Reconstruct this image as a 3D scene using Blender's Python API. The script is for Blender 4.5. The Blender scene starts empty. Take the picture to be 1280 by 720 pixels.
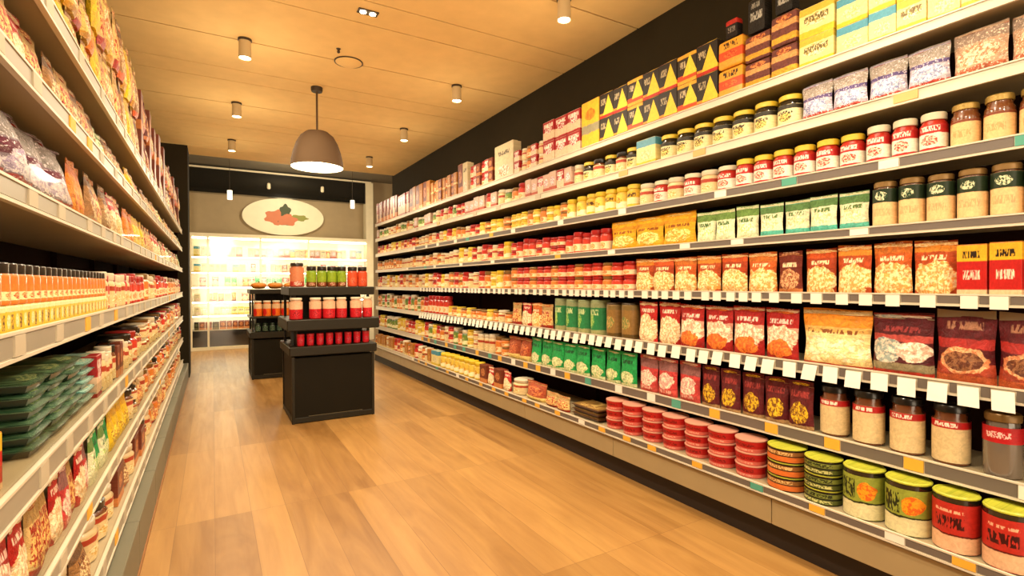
import bpy, math, random
from mathutils import Matrix, Vector
random.seed(7)
R = math.radians
SC = bpy.context.scene
COL = SC.collection
S = 0.72                      # layout unit -> metres

# ------------------------------------------------------------------ camera
YAW, PITCH, ROLL = 30.3, 0.5, -0.22
cam_d = bpy.data.cameras.new('camera'); cam_d.sensor_width = 36; cam_d.lens = 18.0
cam_d.clip_start = 0.02
cam = bpy.data.objects.new('camera', cam_d); COL.objects.link(cam)
cam.matrix_world = (Matrix.Translation((0, 0, 1.5*S)) @ Matrix.Rotation(R(-YAW), 4, 'Z')
                    @ Matrix.Rotation(R(90-PITCH), 4, 'X') @ Matrix.Rotation(R(ROLL), 4, 'Z'))
SC.camera = cam
# ------------------------------------------------------------------ world / exposure
w = bpy.data.worlds.new('world'); SC.world = w; w.use_nodes = True
w.node_tree.nodes['Background'].inputs[0].default_value = (1.0, 0.80, 0.56, 1)
w.node_tree.nodes['Background'].inputs[1].default_value = 3.0
SC.view_settings.view_transform = 'Standard'
SC.view_settings.look = 'None'
SC.view_settings.gamma = 1
SC.view_settings.exposure = 0.58
SC.view_settings.use_curve_mapping = False
WARM = (1.0, 0.84, 0.60)
E_LEFT, E_RIGHT, E_PEND, E_CASE, E_MID = 46, 50, 24, 8, 56
E_FILL = 6.8
def lamp(kind, name, loc, energy, parent=None, target=None, size=0.06, angle=120, blend=.6, color=WARM, sx=None, sy=None):
    l = bpy.data.lights.new(name, kind); l.energy = energy; l.color = color
    if kind == 'SPOT':
        l.spot_size = R(angle); l.spot_blend = blend; l.shadow_soft_size = size
    elif kind == 'AREA':
        l.shape = 'RECTANGLE'; l.size = sx; l.size_y = sy
    else:
        l.shadow_soft_size = size
    o = bpy.data.objects.new(name, l); COL.objects.link(o)
    o.location = loc
    if target is not None:
        o.rotation_euler = (Vector(target)-Vector(loc)).to_track_quat('-Z', 'Y').to_euler()
    return o

# ------------------------------------------------------------------ materials
def lin(c): return c/12.92 if c <= .04045 else ((c+.055)/1.055)**2.4
def hx(s):
    s = s.lstrip('#')
    return tuple(lin(int(s[i:i+2], 16)/255) for i in (0, 2, 4)) + (1,)
_mc = {}
class N:
    """tiny node helper"""
    def __init__(self, name):
        self.m = bpy.data.materials.new(name); self.m.use_nodes = True
        self.t = self.m.node_tree; self.b = self.t.nodes['Principled BSDF']
    def new(self, t, **kw):
        n = self.t.nodes.new(t)
        for k, v in kw.items(): setattr(n, k, v)
        return n
    def put(self, sock, v):
        if hasattr(v, 'links') or hasattr(v, 'is_linked'): self.t.links.new(v, sock)
        else: sock.default_value = v
    def math(self, op, a, b=0.0, c=0.0, clamp=False):
        n = self.new('ShaderNodeMath', operation=op); n.use_clamp = clamp
        self.put(n.inputs[0], a); self.put(n.inputs[1], b)
        if op in ('MULTIPLY_ADD', 'SMOOTH_MIN'): self.put(n.inputs[2], c)
        return n.outputs[0]
    def mix(self, f, a, b):
        n = self.new('ShaderNodeMix', data_type='RGBA')
        self.put(n.inputs[0], f); self.put(n.inputs[6], a); self.put(n.inputs[7], b)
        return n.outputs[2]
    def noise(self, vec, scale=5, detail=2, rough=.5, dist=0):
        n = self.new('ShaderNodeTexNoise'); n.inputs['Scale'].default_value = scale
        n.inputs['Detail'].default_value = detail; n.inputs['Roughness'].default_value = rough
        n.inputs['Distortion'].default_value = dist
        self.t.links.new(vec, n.inputs['Vector']); return n.outputs['Fac']
def flat(name, col, rough=.5, metal=0, coat=0, emit=0, ecol=None, spec=None):
    if name in _mc: return _mc[name]
    n = N(name); b = n.b
    c = hx(col) if isinstance(col, str) else col
    # faint unevenness so that no surface is perfectly uniform
    tc = n.new('ShaderNodeTexCoord')
    f = n.noise(tc.outputs['Object'], 9, 3)
    n.put(b.inputs['Base Color'], n.mix(f, tuple(x*.9 for x in c[:3])+(1,), tuple(min(1, x*1.08) for x in c[:3])+(1,)))
    b.inputs['Roughness'].default_value = rough; b.inputs['Metallic'].default_value = metal
    b.inputs['Coat Weight'].default_value = coat
    if spec is not None: b.inputs['Specular IOR Level'].default_value = spec
    if emit:
        b.inputs['Emission Color'].default_value = hx(ecol) if ecol else c
        b.inputs['Emission Strength'].default_value = emit
    _mc[name] = n.m; return n.m
def glass(name, tint=(1, 1, 1, 1), alpha=.12):
    if name in _mc: return _mc[name]
    n = N(name)
    g = n.new('ShaderNodeBsdfGlossy'); g.inputs['Roughness'].default_value = .06
    t = n.new('ShaderNodeBsdfTransparent'); t.inputs[0].default_value = tint
    mx = n.new('ShaderNodeMixShader'); mx.inputs[0].default_value = alpha
    n.t.links.new(t.outputs[0], mx.inputs[1]); n.t.links.new(g.outputs[0], mx.inputs[2])
    n.t.links.new(mx.outputs[0], n.t.nodes['Material Output'].inputs[0])
    _mc[name] = n.m; return n.m

def art(name, base, bands=(), blobs=(), text=(), tri=(), rough=.45, coat=.1, speck=None, wob=.03):
    """printed packaging.  u across (0..1), v up (0..1)
    bands: (v0,v1,colour)   blobs: (cu,cv,ru,rv,colA,colB)   text: (v0,v1,u0,u1,colour)   tri: (cu,v0,v1,halfwidth,colour)"""
    if name in _mc: return _mc[name]
    n = N(name); b = n.b
    uv = n.new('ShaderNodeUVMap').outputs[0]
    oi = n.new('ShaderNodeObjectInfo')
    sp = n.new('ShaderNodeSeparateXYZ'); n.t.links.new(uv, sp.inputs[0])
    u, v = sp.outputs[0], sp.outputs[1]
    at = n.new('ShaderNodeAttribute'); at.attribute_name = 'rnd'
    off = n.math('MULTIPLY', n.math('ADD', oi.outputs['Random'], at.outputs['Fac']), 37.0)
    cb = n.new('ShaderNodeCombineXYZ')
    n.put(cb.inputs[0], u); n.put(cb.inputs[1], v); n.put(cb.inputs[2], off)
    P = cb.outputs[0]
    n1 = n.noise(P, 4.5, 3, .6)
    n2 = n.noise(P, 13, 4, .65, .4)
    vv = n.math('MULTIPLY_ADD', n.math('SUBTRACT', n1, .5), wob*3, v)
    def step(x, t, soft=.012):
        m = n.new('ShaderNodeMapRange'); m.interpolation_type = 'SMOOTHSTEP'
        n.put(m.inputs[0], x); m.inputs[1].default_value = t-soft; m.inputs[2].default_value = t+soft
        return m.outputs[0]
    def box(x, a, c): return n.math('MULTIPLY', step(x, a), n.math('SUBTRACT', 1.0, step(x, c)))
    def shade(c, k): c = hx(c); return tuple(min(1, x*k) for x in c[:3])+(1,)
    col = n.mix(n2, shade(base, .75), shade(base, 1.2))
    for (a, c, cc) in bands:
        col = n.mix(box(vv, a, c), col, n.mix(n2, shade(cc, .8), shade(cc, 1.15)))
    for (cu, h0, h1, hw, cc) in tri:
        d = n.math('ABSOLUTE', n.math('SUBTRACT', u, cu))
        lim = n.math('MULTIPLY', n.math('SUBTRACT', h1, vv), hw/(h1-h0))
        m = n.math('MULTIPLY', n.math('LESS_THAN', d, lim), box(vv, h0, h1))
        col = n.mix(m, col, hx(cc))
    sfac = step(n2, .5, .05)
    for (cu, cv, ru, rv, ca, cb2) in blobs:
        du = n.math('DIVIDE', n.math('SUBTRACT', u, cu), ru)
        dv = n.math('DIVIDE', n.math('SUBTRACT', v, cv), rv)
        d = n.math('ADD', n.math('MULTIPLY', du, du), n.math('MULTIPLY', dv, dv))
        d = n.math('ADD', d, n.math('MULTIPLY', n.math('SUBTRACT', n1, .5), 1.6))
        m = n.math('SUBTRACT', 1.0, step(d, 1.0, .05))
        col = n.mix(m, col, n.mix(sfac, hx(ca), hx(cb2)))
    for (v0, v1, u0, u1, cc) in text:
        mp = n.new('ShaderNodeMapping'); n.t.links.new(P, mp.inputs[0])
        mp.inputs['Scale'].default_value = (16, 5.0, 1)
        nn = n.noise(mp.outputs[0], 1.6, 1, .4)
        m = n.math('MULTIPLY', box(v, v0, v1), n.math('MULTIPLY', box(u, u0, u1), step(nn, .47, .03)))
        col = n.mix(m, col, hx(cc))
    if speck:
        nn = n.noise(P, 26, 2, .6)
        col = n.mix(step(nn, .6, .03), col, hx(speck))
    n3 = n.noise(P, 7, 5, .7, 1.2)
    k = n.math('MULTIPLY_ADD', step(n3, .5, .12), .45 if any(q in name for q in ('pouch', 'bag', 'pack')) else .18, .9 if any(q in name for q in ('pouch', 'bag', 'pack')) else .92)  # mottled tone; brighter patches on pouches paint film highlights into the colour
    sc_ = n.new('ShaderNodeVectorMath', operation='SCALE'); n.t.links.new(col, sc_.inputs[0]); n.put(sc_.inputs['Scale'], k)
    col = sc_.outputs[0]
    if any(q in name for q in ('pouch', 'bag', 'pack')):
        bp = n.new('ShaderNodeBump'); bp.inputs['Strength'].default_value = .8; bp.inputs['Distance'].default_value = .012
        n.put(bp.inputs['Height'], n3); n.t.links.new(bp.outputs[0], b.inputs['Normal']); n.t.links.new(bp.outputs[0], b.inputs['Coat Normal'])
    n.put(b.inputs['Base Color'], col)
    b.inputs['Roughness'].default_value = rough; b.inputs['Coat Weight'].default_value = coat
    b.inputs['Coat Roughness'].default_value = .2; b.inputs['Specular IOR Level'].default_value = .25
    _mc[name] = n.m; return n.m

# ------------------------------------------------------------------ geometry
class Part:
    def __init__(self, name, mat, smooth=False, label=None):
        self.name, self.mat, self.smooth, self.label = name, mat, smooth, label
        self.v, self.f = [], []
    def add(self, vs, fs):
        o = len(self.v); self.v += [tuple(p) for p in vs]; self.f += [tuple(i+o for i in q) for q in fs]; return self
    def box(self, x0, x1, y0, y1, z0, z1, bev=0):
        if bev <= 0:
            vs = [(x, y, z) for z in (z0, z1) for y in (y0, y1) for x in (x0, x1)]
            fs = [(0, 2, 3, 1), (4, 5, 7, 6), (0, 1, 5, 4), (2, 6, 7, 3), (0, 4, 6, 2), (1, 3, 7, 5)]
            return self.add(vs, fs)
        # chamfered box: octagonal section in xy, plus inset top and bottom
        b = bev
        ring = lambda z, k: [(x0+b+k, y0+k, z), (x1-b-k, y0+k, z), (x1-k, y0+b+k, z), (x1-k, y1-b-k, z),
                             (x1-b-k, y1-k, z), (x0+b+k, y1-k, z), (x0+k, y1-b-k, z), (x0+k, y0+b+k, z)]
        vs = ring(z0, b)+ring(z0+b, 0)+ring(z1-b, 0)+ring(z1, b)
        fs = [tuple(reversed(range(8))), tuple(range(24, 32))]
        for r in range(3):
            for i in range(8):
                j = (i+1) % 8
                fs.append((r*8+i, r*8+j, r*8+8+j, r*8+8+i))
        return self.add(vs, fs)
    def lathe(self, prof, segs=20, cx=0, cy=0, capb=True, capt=True):
        vs, fs = [], []
        for (r, z) in prof:
            for i in range(segs):
                a = 2*math.pi*i/segs; vs.append((cx+r*math.cos(a), cy+r*math.sin(a), z))
        for k in range(len(prof)-1):
            for i in range(segs):
                j = (i+1) % segs
                fs.append((k*segs+i, k*segs+j, (k+1)*segs+j, (k+1)*segs+i))
        if capb: fs.append(tuple(reversed(range(segs))))
        if capt: fs.append(tuple(range((len(prof)-1)*segs, len(prof)*segs)))
        return self.add(vs, fs)
    def xform(self, M):
        self.v = [tuple(M @ Vector(p)) for p in self.v]; return self

def mesh_of(parts, name):
    me = bpy.data.meshes.new(name)
    V, F, MI, SM, UV = [], [], [], [], []
    mats = []
    for p in parts:
        if p.mat not in mats: mats.append(p.mat)
        o = len(V); V += p.v
        xs = [q[0] for q in p.v]; ys = [q[1] for q in p.v]; zs = [q[2] for q in p.v]
        ax, bx = min(xs), max(xs)-min(xs) or 1; az, bz = min(zs), max(zs)-min(zs) or 1
        if bz < 1e-4: az, bz = min(ys), (max(ys)-min(ys) or 1)
        for q in p.f:
            F.append(tuple(i+o for i in q)); MI.append(mats.index(p.mat)); SM.append(p.smooth)
        UV += [((q[0]-ax)/bx, (q[2]-az)/bz) for q in p.v]
    me.from_pydata(V, [], F)
    for m in mats: me.materials.append(m)
    me.polygons.foreach_set('material_index', MI)
    me.polygons.foreach_set('use_smooth', SM)
    ul = me.uv_layers.new(name='UVMap')
    flatuv = []
    for l in me.loops: flatuv += UV[l.vertex_index]
    ul.data.foreach_set('uv', flatuv)
    me.update()
    if any(SM): 
        try: me.set_sharp_from_angle(angle=R(40))
        except Exception: pass
    return me
def link(name, data, parent=None):
    o = bpy.data.objects.new(name, data); COL.objects.link(o)
    if parent: o.parent = parent
    return o
def obj(p, parent=None, name=None):
    o = link(name or p.name, mesh_of([p], name or p.name), parent)
    if p.label and parent: o['label'] = p.label
    return o
def tag(o, label, cat, group=None):
    o['label'] = label; o['category'] = cat
    if group: o['group'] = group
    return o
def struct(p, name=None):
    o = obj(p, None, name); o['kind'] = 'structure'; return o
def empty(name, loc=(0, 0, 0), rz=0):
    o = bpy.data.objects.new(name, None); COL.objects.link(o); o.location = loc; o.rotation_euler = (0, 0, rz)
    o.empty_display_size = .05; return o
def copy_tree(o, parent=None):
    c = o.copy(); COL.objects.link(c); c.parent = parent
    for ch in o.children: copy_tree(ch, c)
    return c

# ------------------------------------------------------------------ layout numbers (metres)
CAMZ = 1.5*S
XR, XRB, XRK, XWR = 2.78*S, 2.66*S, 2.75*S, 3.25*S        # right shelf fronts, base front, kick, wall
XL, XLK, XWL = -.40*S, -.345*S, -.95*S
HC = 3.74*S
YEND_R, YEND_L = 10.1*S, 9.25*S
YNEAR = 0.1*S; YNEARL = .75*S
YB = 14.0*S; HB = 4.28*S
SHELF_R = [(.365, .312), (.695, .621), (1.069, 1.005), (1.448, 1.394), (1.774, 1.723), (2.09, 2.03), (2.387, 2.327), (2.674, 2.623)]
SHELF_L = [(.366, .29), (.70, .64), (1.03, .955), (1.392, 1.323), (1.75, 1.69), (2.06, 2.0), (2.33, 2.264)]
c_, s_ = math.cos(R(YAW)), math.sin(R(YAW))
def ypx(px, X):
    u = (px-640)/640.
    return X*(c_-u*s_)/(u*c_+s_)

# ------------------------------------------------------------------ setting
def floor_mat():
    n = N('oak planks'); b = n.b
    tc = n.new('ShaderNodeTexCoord').outputs['Object']
    mp = n.new('ShaderNodeMapping'); mp.inputs['Rotation'].default_value = (0, 0, R(90)); n.t.links.new(tc, mp.inputs[0])
    br = n.new('ShaderNodeTexBrick'); n.t.links.new(mp.outputs[0], br.inputs[0])
    br.offset = .37; br.offset_frequency = 1; br.squash = 1
    br.inputs['Scale'].default_value = 1; br.inputs['Brick Width'].default_value = 1.15
    br.inputs['Row Height'].default_value = .15; br.inputs['Mortar Size'].default_value = .0013
    br.inputs['Mortar Smooth'].default_value = .3; br.inputs['Bias'].default_value = 0
    br.inputs['Color1'].default_value = (0, 0, 0, 1); br.inputs['Color2'].default_value = (1, 1, 1, 1); br.inputs['Mortar'].default_value = (.5, .5, .5, 1)
    st = n.new('ShaderNodeMapping'); st.inputs['Scale'].default_value = (22, 1.3, 1); n.t.links.new(tc, st.inputs[0])
    addv = n.new('ShaderNodeVectorMath', operation='ADD'); n.t.links.new(st.outputs[0], addv.inputs[0])
    sc = n.new('ShaderNodeVectorMath', operation='SCALE'); n.t.links.new(br.outputs['Color'], sc.inputs[0]); sc.inputs['Scale'].default_value = 40
    n.t.links.new(sc.outputs[0], addv.inputs[1])
    g = n.noise(addv.outputs[0], 1.0, 6, .62, .8)
    st2 = n.new('ShaderNodeMapping'); st2.inputs['Scale'].default_value = (5, .8, 1); n.t.links.new(tc, st2.inputs[0])
    g2 = n.noise(st2.outputs[0], 1.4, 3, .6, 1.5)
    base = n.mix(br.outputs['Color'], hx('86602e'), hx('b68a4c'))
    base = n.mix(n.math('MULTIPLY', g, .75), base, hx('744a20'))
    base = n.mix(n.math('MULTIPLY', n.math('SUBTRACT', g2, .35), 1.1, clamp=True), base, hx('bd9254'))
    base = n.mix(n.math('MULTIPLY', br.outputs['Fac'], .55), base, hx('5e3c1c'))
    n.put(b.inputs['Base Color'], base); b.inputs['Roughness'].default_value = .36
    n.put(b.inputs['Roughness'], n.math('MULTIPLY_ADD', g, .2, .27))
    bp = n.new('ShaderNodeBump'); bp.inputs['Strength'].default_value = .12; bp.inputs['Distance'].default_value = .004
    n.put(bp.inputs['Height'], g); n.t.links.new(bp.outputs[0], b.inputs['Normal'])
    return n.m
M_floor = floor_mat()
M_ceil = flat('ceiling panel', 'eac684', .8, spec=.1)
M_gap = flat('ceiling gap', '3a2a16', .9)
M_darkwall = flat('dark olive wall paint', '30291a', .9, spec=.08)
M_col = flat('black column', '2c2517', .8, spec=.1)
M_beige = flat('beige wall panel', 'a08c68', .7)
M_cream = flat('cream lacquered frame', 'e0d4b0', .5)
M_black = flat('black glossy fascia', '16140f', .12, coat=.5)
M_grey = flat('grey lobby ceiling', '6a6250', .8)
M_shelf = flat('cream enamelled shelf', 'a89878', .45)
M_rail = flat('white price rail', 'cfc4ae', .4)
M_insert = flat('grey rail insert', '6a6058', .45)
M_insertl = flat('pale grey rail insert', '98907f', .4)
M_back = flat('dark shelf back', '24100a', .85, spec=.1)
M_plinth = flat('stone grey plinth', '6e6a56', .5)
M_panelr = flat('tan base panel', 'a08c66', .45)
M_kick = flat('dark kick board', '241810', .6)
M_white = flat('white paper', 'e8e2d4', .6)
M_yel = flat('yellow paper', 'e0a834', .6)
M_palet = flat('faded paper', 'b8ac94', .6)
M_yelp = flat('faded yellow paper', 'c8a868', .6)
M_teal = flat('teal paper', '4e9a86', .6)
M_blk = flat('black display panel', '1c180e', .5, spec=.1)
M_blk2 = flat('black display rim', '262115', .42, spec=.2)
M_clear = glass('clear acrylic', (.95, .95, .92, 1), .08)

struct(Part('floor', M_floor).box(-2.2, 4.2, -3.2, YB+.3, -.1, 0), 'floor')
# ceiling of separate boards with open joints, long way across the aisle
cp = Part('ceiling', M_ceil)
gro = [-4.2, -3.4, -2.55, -1.4, -.65, .2, .9, 1.45, 2.14, 2.5, 3.35, 4.09, 4.46, 5.32, 6.07, 6.43, 7.23, 7.98, 8.27, 8.98, 9.75, 10.4]
for a, b_ in zip(gro[:-1], gro[1:]):
    cp.box(XWL, XWR, a*S+.006, b_*S-.006, HC, HC+.03)
struct(cp, 'ceiling')
struct(Part('c', M_gap).box(XWL-.12, XWR+.12, -4.2*S, 10.4*S, HC+.035, HC+.06), 'ceiling')
struct(Part('c', M_grey).box(-2.2, 4.2, 10.4*S, YB+.3, HB+.02, HB+.08), 'ceiling')
struct(Part('c', M_grey).box(-2.2, 4.2, 10.4*S, 10.44*S, HC+.06, HB+.02), 'trim_1')
struct(Part('wr', M_darkwall).box(XWR, XWR+.12, -4.2*S, 10.5*S, 0, HC+.035), 'wall_right')
struct(Part('wl', M_darkwall).box(XWL-.12, XWL, -4.2*S, 9.6*S, 0, HC+.035), 'wall_left')
struct(Part('pl', M_col).box(XWL-.12, -.335*S, 9.75*S, 10.35*S, 0, HC), 'wall_pillar')
struct(Part('wb', M_beige).box(-2.2, 4.2, YB+.1, YB+.3, 0, HB+.02), 'wall_back')
struct(Part('ws', M_grey).box(4.1, 4.2, 10.4*S, YB+.1, 0, HB+.02), 'wall_side_right')
struct(Part('ws', M_grey).box(-2.2, -2.1, 10.0*S, YB+.1, 0, HB+.02), 'wall_side_left')

# back: black fascia, cream portal, oval sign, lit case behind glass
XB0, XB1 = -.53*S, 3.72*S
struct(Part('fa', M_black).box(XB0, XB1, YB-.06, YB+.1, 3.66*S, 4.22*S), 'trim_2')
tb = Part('tr', M_cream)
tb.box(XB0, XB1, YB-.08, YB+.1, 4.22*S, 4.26*S)
tb.box(XB1-.11, XB1+.03, YB-.1, YB+.1, 0, 4.22*S).box(XB0-.02, XB0+.05, YB-.1, YB+.1, 0, 4.22*S)
struct(tb, 'trim_3')
# oval sign
M_oval = flat('oval sign board', 'd9cda6', .5, emit=.12, ecol='ffedc0')
sg = empty('oval_sign', (1.57*S, YB+.1, 3.2*S))
tag(sg, 'cream oval sign with a salad picture, high on the back wall', 'sign')
def ellipse(name, mat, rx, rz, y0, y1, cx=0, cz=0, seg=40, lobes=0, amp=0, lab=None):
    p = Part(name, mat, False, lab); vs = []
    for y in (y0, y1):
        for i in range(seg):
            a = 2*math.pi*i/seg; k = 1+amp*math.sin(lobes*a+cx*9)
            vs.append((cx+rx*k*math.cos(a), y, cz+rz*k*math.sin(a)))
    fs = [tuple(range(seg)), tuple(reversed(range(seg, 2*seg)))]
    fs += [(i, seg+i, seg+(i+1) % seg, (i+1) % seg) for i in range(seg)]
    return p.add(vs, fs)
obj(ellipse('sign_board', M_oval, .945*S, .46*S, -.07, 0), sg)
sal = flat('salmon pink print', 'c9744a', .6); grn = flat('leaf green print', '3f4a22', .6); lime_ = flat('lime print', '8a8c3c', .6)
for nm, mt, cx, cz, rx, rz, lb in (('leaf', grn, .02, .13, .09, .12, 5), ('food_slice', sal, -.12, -.02, .22, .13, 6), ('food_slice', sal, .05, -.07, .17, .10, 5),
                           ('leaf', grn, -.24, .03, .09, .07, 4), ('lettuce', lime_, .28, -.01, .16, .055, 6), ('leaf', grn, .02, -.13, .12, .05, 5), ('leaf', grn, -.2, -.1, .07, .05, 3)):
    obj(ellipse(nm, mt, rx, rz, -.0745-.002*random.random(), -.069, cx*.85, cz*.8, 24, lb, .16), sg)

# lit wall case
cs = empty('wall_display_case', (0, YB, 0))
tag(cs, 'brightly lit glass-fronted wall case along the far end of the aisle', 'display case')
M_caselit = flat('case back white', 'f2ecd8', .6)
M_tube = flat('light tube', 'fff6e0', .4, emit=22, ecol='fff1d2')
cx0, cx1 = XB0+.06, XB1-.12
obj(Part('back_panel', M_caselit).box(cx0, cx1, .04, .08, .05, 2.63*S), cs)
obj(Part('base', M_kick, label='dark recessed base').box(cx0, cx1, -.24, .04, .03*S, .42*S), cs)
obj(Part('sill', M_cream).box(cx0, cx1, -.3, -.22, 0, .07*S), cs)
obj(Part('header', M_cream).box(cx0, cx1, -.3, .04, 2.6*S, 2.68*S), cs)
CASE_Z = [.46, .80, 1.12, 1.46, 1.80, 2.16]
for z in CASE_Z: obj(Part('shelf', M_rail).box(cx0, cx1, -.24, .04, z*S-.014, z*S), cs)
for x in (cx0+.0, cx0+.24, cx0+1.02, cx0+1.8, cx1-.03): obj(Part('door_frame', M_cream).box(x, x+.03, -.3, -.26, .07*S, 2.6*S), cs)
obj(Part('glass_front', M_clear).box(cx0, cx1, -.275, -.27, .07*S, 2.6*S), cs)
for z in (.8, 1.12, 1.46, 1.8, 2.16, 2.6):
    obj(Part('light_tube', M_tube).box(cx0+.03, cx1-.03, -.235, -.215, z*S-.028, z*S-.016), cs)
lamp('AREA', 'case_fill', (1.1, YB-.34, 1.1), E_CASE, target=(1.1, YB+2, 1.1), sx=2.6, sy=1.3, color=(1, .9, .7))  # added unseen fill lamp outside the glass, brightens the case

# ------------------------------------------------------------------ shelving
def shelving(side):
    X, XW = (XR, XWR) if side == 'right' else (XL, XWL)
    y0, y1 = (YNEAR, YEND_R) if side == 'right' else (YNEARL, YEND_L)
    lv = SHELF_R if side == 'right' else SHELF_L
    sg_ = 1 if side == 'right' else -1
    top = lv[-1][0]*S
    def b(p, xa, xb, *r):      # xa..xb measured from the wall side safe order
        return p.box(min(xa, xb), max(xa, xb), *r)
    root = empty('shelving_frame', (X, y1, 0)); root.location = (0, 0, 0)
    tag(root, 'dark back panels and uprights behind the goods on the %s wall' % side, 'shelving frame')
    obj(b(Part('back_panel', M_back), XW-sg_*.03, XW, y0, y1, .05, top), root)
    y = y0
    nb = int(round((y1-y0)/.94)); 
    for i in range(nb+1):
        yy = y0+(y1-y0)*i/nb
        obj(b(Part('upright', M_back), XW-sg_*.055, XW-sg_*.03, yy-.012 if i else yy, yy+.012 if i < nb else yy, .05, top-.03), root)
    # end cheek at the far end
    ck = Part('side_panel', M_back); b(ck, X+sg_*.04, XW, y1+.001, y1+.02, .1, top+.01); obj(ck, root)
    nm = ['bottom', 'second', 'third', 'fourth', 'fifth', 'sixth', 'seventh', 'topmost']
    for i, (zt, zb) in enumerate(lv):
        zt *= S; zb *= S
        xf = (XRB if side == 'right' else XL) if i == 0 else X
        word = nm[i] if i < len(lv)-1 else 'topmost'
        r = empty('shelf', (0, 0, 0))
        tag(r, 'long cream %s shelf with price rail, on the %s wall' % (word, side), 'shelf', 'shelves of the %s wall' % side)
        obj(b(Part('board', M_shelf), xf+sg_*.006, XW-sg_*.056, y0, y1, zt-.028, zt-.006), r)
        rl = Part('price_rail', M_rail)
        # lip with top and bottom beads
        b(rl, xf, xf+sg_*.006, y0, y1, zb, zt)
        b(rl, xf-sg_*.004, xf, y0, y1, zt-.005, zt); b(rl, xf-sg_*.005, xf, y0, y1, zb, zb+.006)
        rail = obj(rl, r)
        yy = y0+.03; last = -1
        grey = side == 'left' or i <= 5
        m_in = M_insert if side == 'right' else M_insertl
        zz0, zz1 = zb+.009, zt-.007
        while yy < min(y1-.1, 5.4):
            rr = random.random()
            if side == 'right' and i == 2: L, tw = random.uniform(.016, .034), .052
            elif side == 'right' and i == 3: L, tw = random.uniform(.012, .06), .042
            elif side == 'right' and i >= 4: L, tw = random.uniform(.2, .6), .06
            else: L, tw = random.uniform(.1, .24), .055
            if side == 'right' and i >= 6: L, tw = random.uniform(.3, .8), .07
            if grey: obj(b(Part('rail_insert', m_in), xf-sg_*.002, xf+sg_*.0, yy, yy+L, zz0, zz1), rail)
            yy += L+.003
            if yy+tw > y1-.05: break
            if side == 'right' and i == 2:
                p = Part('price_tag', M_white, label='white hanging price tag')
                b(p, xf-sg_*.0075, xf-sg_*.0065, yy, yy+tw, zb-.020, zt-.008)
                t_ = random.uniform(-.006, .006); dz = random.uniform(-.004, .003)
                p.v = [(x_-sg_*(.012 if z_ < zb else 0), y_+(t_ if z_ < zb else 0), z_+dz) for x_, y_, z_ in p.v]
            elif side == 'right' and i == 3:
                p = Part('price_tag', M_white, label='white price tag')
                b(p, xf-sg_*.0065, xf-sg_*.0055, yy, yy+tw, zb-.006, zt-.006)
            else:
                if side == 'left': m, lab = (M_palet, 'pale price tag') if rr < .9 else (M_yel, 'yellow price tag')
                elif i < 2: m, lab = (M_yel, 'yellow price tag') if rr < .6 else ((M_white, 'white price tag') if rr < .85 else (M_teal, 'teal price tag'))
                elif i < 6: m, lab = (M_white, 'white price tag') if rr < .6 else ((M_yel, 'yellow price tag') if rr < .85 else (M_teal, 'teal price tag'))
                else: m, lab = (M_palet, 'pale price tag') if rr < .7 else (M_yelp, 'faded yellow price tag')
                p = Part('price_tag', m, label=lab); b(p, xf-sg_*.0045, xf-sg_*.001, yy, yy+tw, zz0-.001, zz1+.001)
            if not (side == 'right' and i == 7): obj(p, rail)
            yy += tw+.003
        if side == 'left' and i in (1, 2, 4):
            obj(b(Part('riser', M_clear, label='clear riser strip'), xf+sg_*.004, xf+sg_*.007, y0, y1, zt, zt+.05), r)
shelving('right'); shelving('left')
# bases
tb = empty('plinth', (0, 0, 0)); tag(tb, 'tan metal base panels under the right wall shelving', 'plinth')
yy = YNEAR
ys = [YNEAR, ypx(962, XRB)]
while ys[-1] < YEND_R-.3: ys.append(min(ys[-1]+.94, YEND_R))
for a, b_ in zip(ys[:-1], ys[1:]):
    obj(Part('base_panel', M_panelr).box(XRB+.012, XRB+.03, a+.0015, b_-.0015, .155*S, .30*S, .002), tb)
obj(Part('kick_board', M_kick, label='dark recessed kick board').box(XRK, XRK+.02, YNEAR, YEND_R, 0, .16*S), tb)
tb = empty('plinth', (0, 0, 0)); tag(tb, 'grey green tiled plinth under the left wall shelving', 'plinth')
ys = [YNEARL+i*.62 for i in range(10)]+[YEND_L+.3]
ys = [y for y in ys if y < YEND_L+.31]
for a, b_ in zip(ys[:-1], ys[1:]):
    if b_-a > .01: obj(Part('plinth_panel', M_plinth).box(XL-.04, XLK, a+.0015, b_-.0015, 0, .25*S, .003), tb)
obj(Part('edge_strip', flat('oak edge strip', '8a5a2a', .5), label='thin brown strip at the floor').box(XLK, XLK+.006, YNEARL, YEND_L+.3, 0, .012), tb)

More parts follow.
